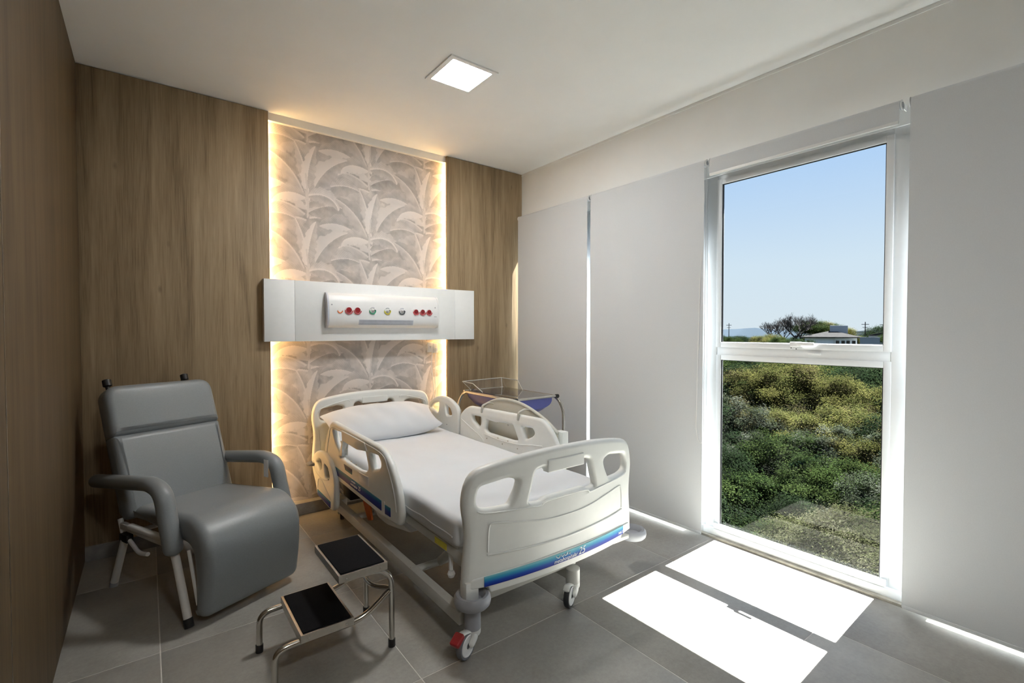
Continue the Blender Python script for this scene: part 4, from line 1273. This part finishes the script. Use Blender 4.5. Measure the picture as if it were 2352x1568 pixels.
for s in (-0.015, 0.545):
    ap = fillet([(s, 0.47, 0.530), (s, -0.085, 0.600), (s, -0.185, 0.575), (s, -0.215, 0.47), (s, -0.262, 0.335)], 0.07, 6)
    MB().tube(ap, 0.040, 18, side=(1, 0, 0), ry=0.034, round_end=True).build('armrest', M['vinyl'], CH, local=True)
tagp = MB().box((0.500, -0.178, 0.505), (0.5012, -0.140, 0.600)).build('paper_tag', M['tag'], CH, local=True)
for s, ft in ((0.0, -0.350), (0.40, -0.285)):
    lg = MB().tube(fillet([(s, 0.16, 0.345), (s, -0.20, 0.352), (s, -0.245, 0.30), (s, ft, 0.018)], 0.06, 6), 0.017, 14)
    lo = lg.build('front_leg', M['chairframe'], CH, local=True)
    MB().tube([(s, ft + 0.0085, 0.036), (s, ft - 0.0055, 0.0)], 0.0195, 14).build('rubber_foot', M['black'], lo, local=True)
    rl = MB().tube([(s, 0.225, 0.27), (s, 0.347, 0.018)], 0.017, 14).build('rear_leg', M['chairframe'], CH, local=True)
    MB().tube([(s, 0.3435, 0.026), (s, 0.353, 0.0)], 0.0185, 14).build('rubber_foot', M['greyplas'], rl, local=True)
    MB().box((s - 0.013, -0.27, 0.322), (s + 0.013, 0.245, 0.352), 0.004).build('seat_rail', M['chairframe'], CH, local=True)
    MB().tube([(s, 0.24, 0.30), (s, 0.268, 0.365)], 0.012, 10).build('back_hinge', M['white'], CH, local=True)
    MB().box((s - 0.016, 0.17, 0.262), (s + 0.016, 0.25, 0.302), 0.006).build('hinge_block', M['black'], CH, local=True)
    MB().lathe([(0.012, -0.012), (0.012, 0.012)], (s, -0.272, 0.338), (0, 1, 0), 12).build('rail_cap', M['black'], CH, local=True)
MB().tube(fillet([(0.0, 0.20, 0.285), (-0.005, 0.07, 0.235), (0.0, 0.0, 0.245)], 0.03), 0.010, 10).build('recline_lever', M['white'], CH, local=True)
for y, z in ((0.225, 0.29), (-0.13, 0.335)):
    MB().tube([(0.0, y, z), (0.40, y, z)], 0.012, 10).build('cross_bar', M['chairframe'], CH, local=True)
MB().tube([(0.03, -0.30, 0.32), (0.03, -0.37, 0.09)], 0.008, 8).build('footrest_strut', M['chairframe'], CH, local=True)
for s in (0.045, 0.425):
    kb = MB().lathe([(0.012, -0.02), (0.020, -0.016), (0.020, 0.016), (0.012, 0.02)], (s, 0.505, 1.030), (0, 0.4, 1), 14)
    kb.tube([(s, 0.50, 1.01), (s, 0.47, 0.96)], 0.010, 10)
    kb.build('clamp_knob', M['black'], CH, local=True)

# ------------------------------------------------------------------ two-step stool
t = thing('step_stool', (0.57, 2.01, 0), 'two-step stainless steel stool with black rubber treads beside the bed', 'step stool')
YA, YB = 1.868, 2.160
def tread(x0, x1, z):
    f = MB().box((x0, YA - 0.020, z - 0.030), (x1, YA - 0.017, z)).box((x0, YB + 0.017, z - 0.030), (x1, YB + 0.020, z)).box((x0, YA - 0.017, z - 0.030), (x0 + 0.003, YB + 0.017, z)).box((x1 - 0.003, YA - 0.017, z - 0.030), (x1, YB + 0.017, z)) \
        .box((x0 + 0.003, YA - 0.017, z - 0.003), (x1 - 0.003, YB + 0.017, z - 0.0005)).build('tread', M['steel'], t)
    MB().box((x0 + 0.010, YA - 0.010, z - 0.001), (x1 - 0.010, YB + 0.010, z + 0.004), 0.001).build('rubber_pad', M['rubbermat'], f)
    q = MB()
    for yy in (YA - 0.020, YB + 0.020):
        sg = -1 if yy < 2 else 1
        for xx in (x0 + 0.03, x1 - 0.03):
            q.lathe([(0.0035, 0), (0.0035, 0.002)], (xx, yy, z - 0.016), (0, sg, 0), 8)
    q.build('rivet', M['chrome'], f)['kind'] = 'stuff'
tread(0.436, 0.632, 0.190)
tread(0.574, 0.770, 0.368)
for y in (YA, YB):
    u = MB().tube(fillet([(0.795, y, 0.012), (0.795, y, 0.333), (0.60, y, 0.340)], 0.085, 8), 0.0118, 14).build('upright', M['chrome'], t)
    MB().lathe([(0.0145, 0), (0.0145, 0.030)], (0.795, y, 0), (0, 0, 1), 16).build('rubber_foot', M['black'], u)
    l = MB().tube(fillet([(0.350, y, 0.012), (0.352, y, 0.155), (0.440, y, 0.160), (0.640, y, 0.158), (0.700, y, 0.175), (0.785, y, 0.235)], 0.085, 8), 0.0118, 14).build('lower_rail', M['chrome'], t)
    MB().lathe([(0.0145, 0), (0.0145, 0.030)], (0.350, y, 0), (0, 0, 1), 16).build('rubber_foot', M['black'], l)
    MB().lathe([(0.012, 0), (0.012, 0.012)], (0.592, y, 0.340), (-1, 0, 0), 12).build('end_plug', M['black'], t)
MB().tube(smooth_path([(0.795, YB, 0.245), (0.755, YB - 0.10, 0.225), (0.755, YA + 0.10, 0.225), (0.795, YA, 0.245)], 6), 0.0105, 12).build('cross_bar', M['chrome'], t)
MB().box((0.437, YA, 0.150), (0.445, YB, 0.162)).build('tread_brace', M['steel'], t)

# ------------------------------------------------------------------ outside: land, trees, houses
EYE = 1.309
def at(px, r):
    """a place r metres away along the bearing of image column px"""
    az = YAW + math.atan((px - 1176) / 1101.73)
    return math.sin(az) * r, math.cos(az) * r
def land(r):
    return -9.5 + 4.0 * min(1, max(0, (r - 25) / 75)) if r < 100 else -5.5 - 6 * min(1, (r - 100) / 300)
def land_mesh():
    vs, fs = [], []
    rs = [6, 10, 15, 22, 30, 40, 55, 75, 100, 140, 200, 300, 420]
    azs = np.radians(np.linspace(20, 125, 40))
    for r in rs:
        for a in azs:
            vs.append((math.sin(a) * r, math.cos(a) * r, land(r) + 0.3 * math.sin(a * 9 + r)))
    n = len(azs)
    for i in range(len(rs) - 1):
        for j in range(n - 1):
            fs.append((i * n + j, i * n + j + 1, (i + 1) * n + j + 1, (i + 1) * n + j))
    return MB().add(vs, fs).build('ground', M['earth'], None)
structure(land_mesh())
def hills(r, zs, amp, m, seed, thick=250):
    rr = np.random.default_rng(seed)
    azs = np.radians(np.linspace(30, 110, 90))
    vs, fs = [], []
    ph = rr.uniform(0, 6, 6)
    for a in azs:
        h = EYE + zs + amp * sum(math.sin(a * f + p) / (k + 1) for k, (f, p) in enumerate(zip((14, 31, 55, 90, 130, 180), ph)))
        for rad, z in ((r, -80), (r + thick * 0.5, h - amp * 0.5), (r + thick, h), (r + thick * 2, h - 30), (r + thick * 3, -80)):
            vs.append((math.sin(a) * rad, math.cos(a) * rad, z))
    for i in range(len(azs) - 1):
        for j in range(4):
            fs.append((i * 5 + j, i * 5 + j + 1, (i + 1) * 5 + j + 1, (i + 1) * 5 + j))
    return structure(MB().add(vs, fs).build('hills', m, None))
hills(2600, 4.0, 6.0, M['hill'], 5, 500)
hills(900, -14.0, 2.5, M['field'], 9, 200)

def leaf_mesh(name, clusters, leaves, size, spread, shell, cols, seed, flat=0.75, droop=0.0):
    """crown of small two-triangle leaves gathered in tufts over a lumpy ellipsoid of unit radius"""
    r = np.random.default_rng(seed)
    lob = r.normal(size=(7, 3))
    lob /= np.linalg.norm(lob, axis=1)[:, None]
    d = r.normal(size=(clusters, 3))
    d /= np.linalg.norm(d, axis=1)[:, None]
    d[:, 2] = np.where(d[:, 2] < -0.45, -d[:, 2], d[:, 2])
    bump = 0.75 + 0.30 * np.clip((d @ lob.T).max(1), 0, 1) ** 3
    rad = (shell + (1 - shell) * r.random(clusters) ** 0.5) * bump
    cc = d * rad[:, None]
    cc[:, 2] *= flat
    p = np.repeat(cc, leaves, 0) + r.normal(size=(clusters * leaves, 3)) * spread * np.array([1, 1, 0.7])
    p[:, 2] -= droop * np.abs(r.normal(size=len(p)))
    n = len(p)
    u = r.normal(size=(n, 3))
    u /= np.linalg.norm(u, axis=1)[:, None]
    nrm = np.repeat(d, leaves, 0) * 1.0 + r.normal(size=(n, 3)) * 0.42 + np.array([0, 0, 0.45])
    nrm /= np.linalg.norm(nrm, axis=1)[:, None]
    a = np.cross(nrm, u)
    a /= np.linalg.norm(a, axis=1)[:, None] + 1e-9
    b = np.cross(nrm, a)
    s = size * r.uniform(0.6, 1.35, (n, 1))
    V = np.stack([p - a * s, p + b * s * 0.5, p + a * s, p - b * s * 0.5], 1).reshape(-1, 3)
    cols = np.array(cols)
    ck = np.repeat(r.integers(0, len(cols), clusters), leaves)
    mixk = np.where(r.random(n) < 0.75, ck, r.integers(0, len(cols), n))
    c = cols[mixk] * r.uniform(0.75, 1.25, (n, 1)) * np.repeat(r.uniform(0.6, 1.45, clusters), leaves)[:, None]
    me = bpy.data.meshes.new(name)
    me.vertices.add(4 * n)
    me.vertices.foreach_set('co', V.ravel())
    me.loops.add(4 * n)
    me.loops.foreach_set('vertex_index', np.arange(4 * n, dtype=np.int32))
    me.polygons.add(n)
    me.polygons.foreach_set('loop_start', np.arange(0, 4 * n, 4, dtype=np.int32))
    me.update(calc_edges=True)
    at_ = me.color_attributes.new('print', 'FLOAT_COLOR', 'POINT')
    cv = np.concatenate([np.repeat(c, 4, 0), np.ones((4 * n, 1))], 1)
    at_.data.foreach_set('color', cv.ravel().astype(np.float32))
    me.materials.append(M['leaf'])
    return me

def trunk_mesh(name, seed, bare=False):
    """unit tree skeleton: crown centre at the origin, crown radius 1, trunk foot at z = -2.2"""
    r = random.Random(seed)
    q = MB()
    q.tube(smooth_path([(0.05, 0, -2.2), (0.0, 0.04, -1.4), (0.03, 0, -0.6)], 3), [0.085, 0.080, 0.078, 0.075, 0.07, 0.066, 0.06], 8)
    def grow(p, d, ln, rad, lev):
        sides = 5 if lev > 1 or not bare else 3
        e = p + d * ln
        mid = p + d * ln * 0.5 + Vector((r.uniform(-1, 1), r.uniform(-1, 1), r.uniform(-1, 1))) * ln * 0.08
        q.tube([p, mid, e], [rad, rad * 0.8, rad * 0.55], sides)
        if lev == 0:
            return
        for k in range(3 if not bare else 4):
            nd = (d + Vector((r.uniform(-1, 1), r.uniform(-1, 1), r.uniform(-0.2, 0.9))) * 0.85).normalized()
            grow(p + d * ln * r.uniform(0.55, 1.0), nd, ln * r.uniform(0.55, 0.75), rad * (0.6 if bare else 0.5), lev - 1)
    for k in range(5):
        a = k * 1.257 + r.uniform(-0.3, 0.3)
        grow(Vector((0.02, 0, -0.75)), Vector((math.cos(a) * 0.75, math.sin(a) * 0.75, 0.8)).normalized(), 0.62, 0.026 if bare else 0.036, 4 if bare else 1)
    me = q.mesh(name)
    me.materials.append(M['twig'] if bare else M['bark'])
    return me

def C_(*rows):
    return [tuple((0.85 * c + 0.15 * sum(row) / 3) * 0.00074 for c in row) for row in rows]
PAL = {
    'olive': C_((70, 72, 16), (52, 58, 14), (92, 88, 22), (38, 44, 12), (60, 52, 22)),
    'green': C_((20, 34, 8), (26, 42, 10), (14, 25, 7), (36, 54, 14), (10, 18, 6)),
    'dark': C_((12, 22, 9), (16, 28, 11), (9, 16, 7), (22, 36, 13), (14, 20, 12)),
    'silver': C_((40, 48, 30), (52, 62, 42), (28, 38, 20), (76, 84, 64), (34, 42, 25)),
    'straw': C_((58, 64, 26), (72, 78, 34), (44, 52, 18), (92, 92, 50), (46, 44, 26)),
    'gold': C_((110, 96, 10), (84, 80, 12), (60, 62, 14)),
}
PROTO = {}
for k, (nm, cl, lv_, sz, sp_, sh_, fl_) in enumerate((('olive', 150, 300, 0.0150, 0.074, 0.50, 0.85), ('green', 88, 400, 0.0185, 0.088, 0.50, 0.85), ('dark', 80, 360, 0.020, 0.100, 0.50, 0.8),
                                                     ('silver', 130, 300, 0.0160, 0.066, 0.45, 0.95), ('straw', 150, 280, 0.015, 0.085, 0.55, 0.7), ('gold', 200, 70, 0.028, 0.12, 0.6, 0.6))):
    PROTO[nm] = (leaf_mesh('foliage', cl, lv_, sz, sp_, sh_, PAL[nm], 40 + k, fl_), trunk_mesh('trunk', 60 + k))
PROTO['bare'] = (None, trunk_mesh('trunk', 91, True))

LOOK = {'olive': 'yellow-green tree', 'green': 'bright green tree', 'dark': 'dark evergreen tree', 'silver': 'pale silvery tree', 'straw': 'straw-green bushy tree', 'bare': 'grey leafless tree'}
ORD = ['first', 'second', 'third', 'fourth', 'fifth', 'sixth', 'seventh', 'eighth', 'ninth']
def wood_labels(rows, place):
    """one label per tree of a row: its kind and its turn from the bed side"""
    out = {}
    seen = {}
    for t_ in sorted(rows):
        side = 'behind the window frame by the bed' if t_[0] < 1662 else 'behind the window frame by the last blind' if t_[0] > 2034 else 'from the bed side'
        k = seen[t_[4], side] = seen.get((t_[4], side), 0) + 1
        out[t_] = '%s %s %s, %s' % (ORD[k - 1], LOOK[t_[4]], side, place)
    return out
def tree(kind, px, r, rad, ztop, label=None, group=None, rz=None):
    """crown of radius rad whose top reaches ztop"""
    x, y = at(px, r)
    fo_, tk = PROTO[kind]
    flat_top = {'olive': 0.9, 'green': 0.9, 'dark': 0.85, 'silver': 1.0, 'straw': 0.75, 'gold': 0.65, 'bare': 0.35}[kind]
    zc = ztop - rad * flat_top
    root = bpy.data.objects.new('tree', None)
    COL.objects.link(root)
    gz = land(r) - 0.4
    root.location = (x, y, gz)
    root.rotation_euler = (0, 0, random.uniform(0, 6.28) if rz is None else rz)
    tag(root, label, 'tree', group or {'olive': 'yellow-green trees of the wood', 'green': 'bright green trees of the wood', 'dark': 'dark evergreens of the wood', 'silver': 'silvery trees of the wood',
                                                       'straw': 'straw-green bushes of the wood', 'gold': 'golden trees by the house', 'bare': 'leafless trees on the skyline'}[kind])
    sv = random.uniform(0.92, 1.08)
    if fo_:
        f = bpy.data.objects.new('foliage', fo_)
        COL.objects.link(f)
        f.parent = root
        f.location = (0, 0, zc - gz)
        f.scale = (rad, rad, rad * sv)
    k = bpy.data.objects.new('trunk', tk)
    COL.objects.link(k)
    k.parent = root
    hgt = zc - gz
    k.location = (0, 0, hgt)
    k.scale = (rad, rad, max(hgt / 2.2, rad * 0.5))
    return root

def zat(px, py, r):
    """height of a point r metres away that appears at image row py"""
    off = math.atan((px - 1176) / 1101.73)
    return EYE - (py - 759.5) / (1101.73 / math.cos(off)) * r
# foot of the wood, near the building
ROWS = ((1720, 13.5, 1.6, 1190, 'green'), (1830, 13.5, 1.7, 1210, 'straw'), (1945, 13.2, 1.8, 1190, 'straw'), (2050, 13.0, 1.8, 1180, 'straw'), (1650, 13.5, 1.6, 1180, 'green'), (1590, 14, 1.9, 1120, 'dark'),
                           (1700, 12.0, 1.3, 1290, 'dark'), (1880, 11.6, 1.4, 1300, 'straw'), (2000, 11.2, 1.5, 1310, 'straw'), (1790, 11.8, 1.3, 1300, 'straw'), (2110, 12.0, 1.5, 1240, 'straw'),
                           (1690, 17.0, 1.9, 1060, 'green'), (1790, 16.8, 1.6, 1085, 'green'), (1895, 17.0, 1.7, 1050, 'green'), (1990, 16.5, 1.7, 1070, 'green'), (2075, 16.0, 1.7, 1060, 'silver'), (1610, 17.5, 2.0, 1010, 'dark'),
                           (1745, 16.2, 1.3, 1140, 'dark'), (1850, 15.8, 1.2, 1130, 'dark'), (1945, 16.0, 1.2, 1120, 'dark'), (1640, 16.2, 1.4, 1130, 'green'), (2030, 15.2, 1.2, 1140, 'dark'), (1540, 15.0, 1.9, 1120, 'silver'), (1480, 17.0, 2.1, 1040, 'green'), (2170, 14.0, 1.8, 1150, 'green'))
lab = wood_labels(ROWS, 'foot of the wood')
for row in ROWS:
    px, r, rad, py, kd = row
    tree(kd, px, r, rad, zat(px, py, r), lab[row])
# middle of the wood
ROWS = ((1690, 24, 2.5, 895, 'silver'), (1640, 25, 2.4, 930, 'silver'), (1770, 24, 2.3, 930, 'olive'), (1850, 24.5, 2.6, 940, 'olive'), (1935, 25, 2.5, 925, 'olive'), (2015, 23.5, 2.3, 975, 'silver'), (2090, 24, 2.4, 940, 'dark'),
                           (1720, 20.5, 1.9, 990, 'silver'), (1810, 20.5, 2.0, 985, 'green'), (1900, 20.5, 1.9, 975, 'silver'), (1985, 20.0, 2.0, 1000, 'olive'), (1650, 20, 2.0, 990, 'dark'), (2060, 20, 1.9, 990, 'silver'),
                           (1590, 24, 2.5, 900, 'dark'), (1530, 23, 2.4, 930, 'olive'), (1460, 26, 2.8, 900, 'green'), (2150, 22, 2.4, 960, 'olive'))
lab = wood_labels(ROWS, 'middle of the wood')
for row in ROWS:
    px, r, rad, py, kd = row
    tree(kd, px, r, rad, zat(px, py, r), lab[row])
# back of the wood
ROWS = ((1750, 33, 3.4, 830, 'olive'), (1830, 34, 3.5, 822, 'olive'), (1915, 32, 3.2, 850, 'olive'), (1985, 33, 3.0, 880, 'olive'), (1690, 36, 2.6, 865, 'green'), (2050, 34, 3.2, 880, 'dark'), (1620, 34, 3.3, 860, 'dark'),
                           (1700, 46, 3.2, 822, 'dark'), (1960, 46, 3.4, 826, 'dark'), (2030, 44, 3.2, 832, 'dark'), (1890, 52, 3.4, 812, 'green'), (1780, 52, 3.4, 808, 'green'), (2090, 48, 3.5, 815, 'green'), (1640, 48, 3.4, 815, 'green'),
                           (1720, 62, 3.6, 798, 'dark'), (1820, 64, 3.6, 798, 'dark'), (1920, 64, 3.6, 800, 'dark'), (2020, 62, 3.6, 800, 'green'), (1650, 62, 3.6, 796, 'green'), (1560, 36, 3.3, 855, 'olive'), (1480, 40, 3.6, 845, 'silver'), (1570, 54, 3.6, 806, 'dark'), (1490, 60, 3.8, 800, 'olive'), (2130, 36, 3.4, 865, 'olive'), (2170, 52, 3.6, 815, 'dark'))
lab = wood_labels(ROWS, 'back of the wood')
for row in ROWS:
    px, r, rad, py, kd = row
    tree(kd, px, r, rad, zat(px, py, r), lab[row])
# skyline
for px, r, rad, py, lb in ((1828, 118, 4.2, 728, 'tallest grey leafless tree on the skyline next to the round green tree'), (1800, 126, 3.4, 740, 'grey leafless tree on the skyline, middle one of the three thinner bare trees'),
                           (1775, 130, 3.0, 745, 'small grey leafless tree on the skyline, farthest from the far house'), (1840, 128, 3.6, 732, 'grey leafless tree whose twigs show against the round green tree')):
    tree('bare', px, r, rad, zat(px, py, r), lb)
for px, r, rad, py, kd, lb in ((1862, 128, 4.6, 735, 'green', 'round green tree on the skyline next to the leafless trees'), (1890, 132, 4.6, 734, 'olive', 'yellow-green tree rising behind the tank of the far house'),
                               (1905, 140, 4.2, 738, 'green', 'green tree top just showing behind the grey tank'), (1938, 136, 2.6, 750, 'gold', 'golden yellow tree just beyond the roof of the far house'),
                               (1770, 112, 3.8, 762, 'olive', 'olive scrub tree on the skyline in front of the leafless trees'), (1745, 108, 3.2, 770, 'olive', 'low olive scrub tree under the hazy blue hills'),
                               (1710, 120, 3.4, 766, 'dark', 'dark low tree under the hazy blue hills beside the pane edge'), (1800, 104, 3.4, 768, 'green', 'leafy scrub tree between the skyline trees and the house'), (1690, 105, 3.0, 772, 'green', 'small green bush tree by the thin pole at the pane edge'),
                               (1960, 124, 2.6, 768, 'olive', 'olive tree beside the far house wall'), (1990, 128, 3.0, 768, 'green', 'green tree under the utility pole'), (2022, 150, 4.4, 745, 'dark', 'dark tree behind the grey gabled house'),
                               (1842, 100, 2.6, 776, 'dark', 'dark bush in front of the far house'), (1650, 110, 3.5, 765, 'dark', 'dark skyline tree hidden by the window frame'), (2060, 115, 3.8, 760, 'green', 'green skyline tree past the window frame')):
    tree(kd, px, r, rad, zat(px, py, r), lb, 'scattered trees on the skyline')

# far white house with hipped roof and a square tank on top
def house():
    r = 118.0
    cx, cy = at(1907, r)
    az = math.atan2(cx, cy)
    t = thing('house', (cx, cy, land(r)), 'pale one-storey house with hipped roof and grey block on top beyond the wood', 'house', None, -az)
    z0, ze = 0.0, zat(1907, 773, r) - land(r)
    hw, hd = 4.3, 4.6
    MB().box((-hw, -hd, z0), (hw, hd, ze)).build('walls', M['render'], t, local=True)
    e, zr = 0.75, zat(1907, 758.5, r) - land(r)
    ro = MB().add([(-hw - e, -hd - e, ze), (hw + e, -hd - e, ze), (hw + e, hd + e, ze), (-hw - e, hd + e, ze), (0.3, -0.6, zr), (0.3, 0.6, zr), (-hw - e, -hd - e, ze - 0.16), (hw + e, -hd - e, ze - 0.16), (hw + e, hd + e, ze - 0.16), (-hw - e, hd + e, ze - 0.16)],
             [(0, 1, 4), (1, 2, 5, 4), (2, 3, 5), (3, 0, 4, 5), (0, 6, 7, 1), (1, 7, 8, 2), (2, 8, 9, 3), (3, 9, 6, 0), (6, 9, 8, 7)]).build('roof', M['roof'], t, local=True, smooth=0)
    MB().box((-0.1, -1.5, zr - 1.5), (2.9, 1.5, zat(1907, 747.5, r) - land(r)), 0.03).build('rooftop_block', M['tank'], t, local=True)
    for x in (1.2, 2.1, 2.9, 3.8):
        w_ = MB().box((x - 0.28, -hd - 0.06, ze - 1.3), (x + 0.28, -hd + 0.02, ze - 0.7)).build('window', M['houseglass'], t, local=True)
    MB().box((0.6, -hd - 0.25, z0), (0.75, -hd, ze)).build('corner_pier', M['shed'], t, local=True)
    MB().box((-3.9, -hd - 0.06, ze - 1.4), (-3.5, -hd + 0.02, ze - 0.7)).build('window', M['houseglass'], t, local=True)
house()
def small_house(px, r, pye, pyr, hw, label, wallm, roofm, name='house'):
    x, y = at(px, r)
    g = land(r)
    t = thing(name, (x, y, g), label, 'house', None, -math.atan2(x, y))
    ze, zr = zat(px, pye, r) - g, zat(px, pyr, r) - g
    MB().box((-hw, -2.5, 0), (hw, 2.5, ze)).build('walls', wallm, t, local=True)
    MB().add([(-hw - 0.3, -2.8, ze), (hw + 0.3, -2.8, ze), (hw + 0.3, 2.8, ze), (-hw - 0.3, 2.8, ze), (hw * 0.6, -2.8, zr), (hw * 0.6, 2.8, zr)], [(0, 1, 4), (1, 2, 5, 4), (2, 3, 5), (3, 0, 4, 5), (0, 3, 2, 1)]).build('roof', roofm, t, local=True, smooth=0)
    MB().box((-0.4, -2.56, ze - 1.5), (0.4, -2.48, ze - 0.6)).build('window', M['houseglass'], t, local=True)
    return t
small_house(2032, 125, 770, 757, 2.6, 'dark grey gabled house at the pane edge beyond the wood', M['tank'], M['roof'])
small_house(1988, 230, 762, 757.5, 5.5, 'long low white shed on the horizon behind the utility pole', M['shed'], M['shed'], 'shed')
x, y = at(1998, 112)
o = MB().box((-1.5, -0.12, 0), (1.5, 0.12, zat(1998, 775, 112) - land(112))).box((-1.55, -0.16, zat(1998, 775, 112) - land(112)), (1.55, 0.16, zat(1998, 774, 112) - land(112)))
wl2 = thing('boundary_wall', (x, y, land(112)), 'blue-grey boundary wall beside the dark grey gabled house', 'fence', None, -math.atan2(x, y))
o.build('wall_slab', M['tank'], wl2, local=True)  # a boundary wall: solid slab with a thin cap
for px, r, py, lb in ((1674, 150, 742, 'thin utility pole at the edge of the pane under the hazy blue hills'), (1987, 135, 739, 'utility pole with cross arm above the low white shed'), (2029, 150, 740, 'utility pole with cross arm behind the grey gabled house')):
    x, y = at(px, r)
    t = thing('utility_pole', (x, y, land(r)), lb, 'utility pole', None, -math.atan2(x, y))
    h = zat(px, py, r) - land(r)
    MB().tube([(0, 0, -0.5), (0, 0, h)], [0.13, 0.08], 8).build('mast', M['twig'], t, local=True)
    MB().box((-0.7, -0.06, h - 0.62), (0.7, 0.06, h - 0.5)).box((-0.5, -0.06, h - 1.3), (0.5, 0.06, h - 1.2)).build('cross_arm', M['twig'], t, local=True)
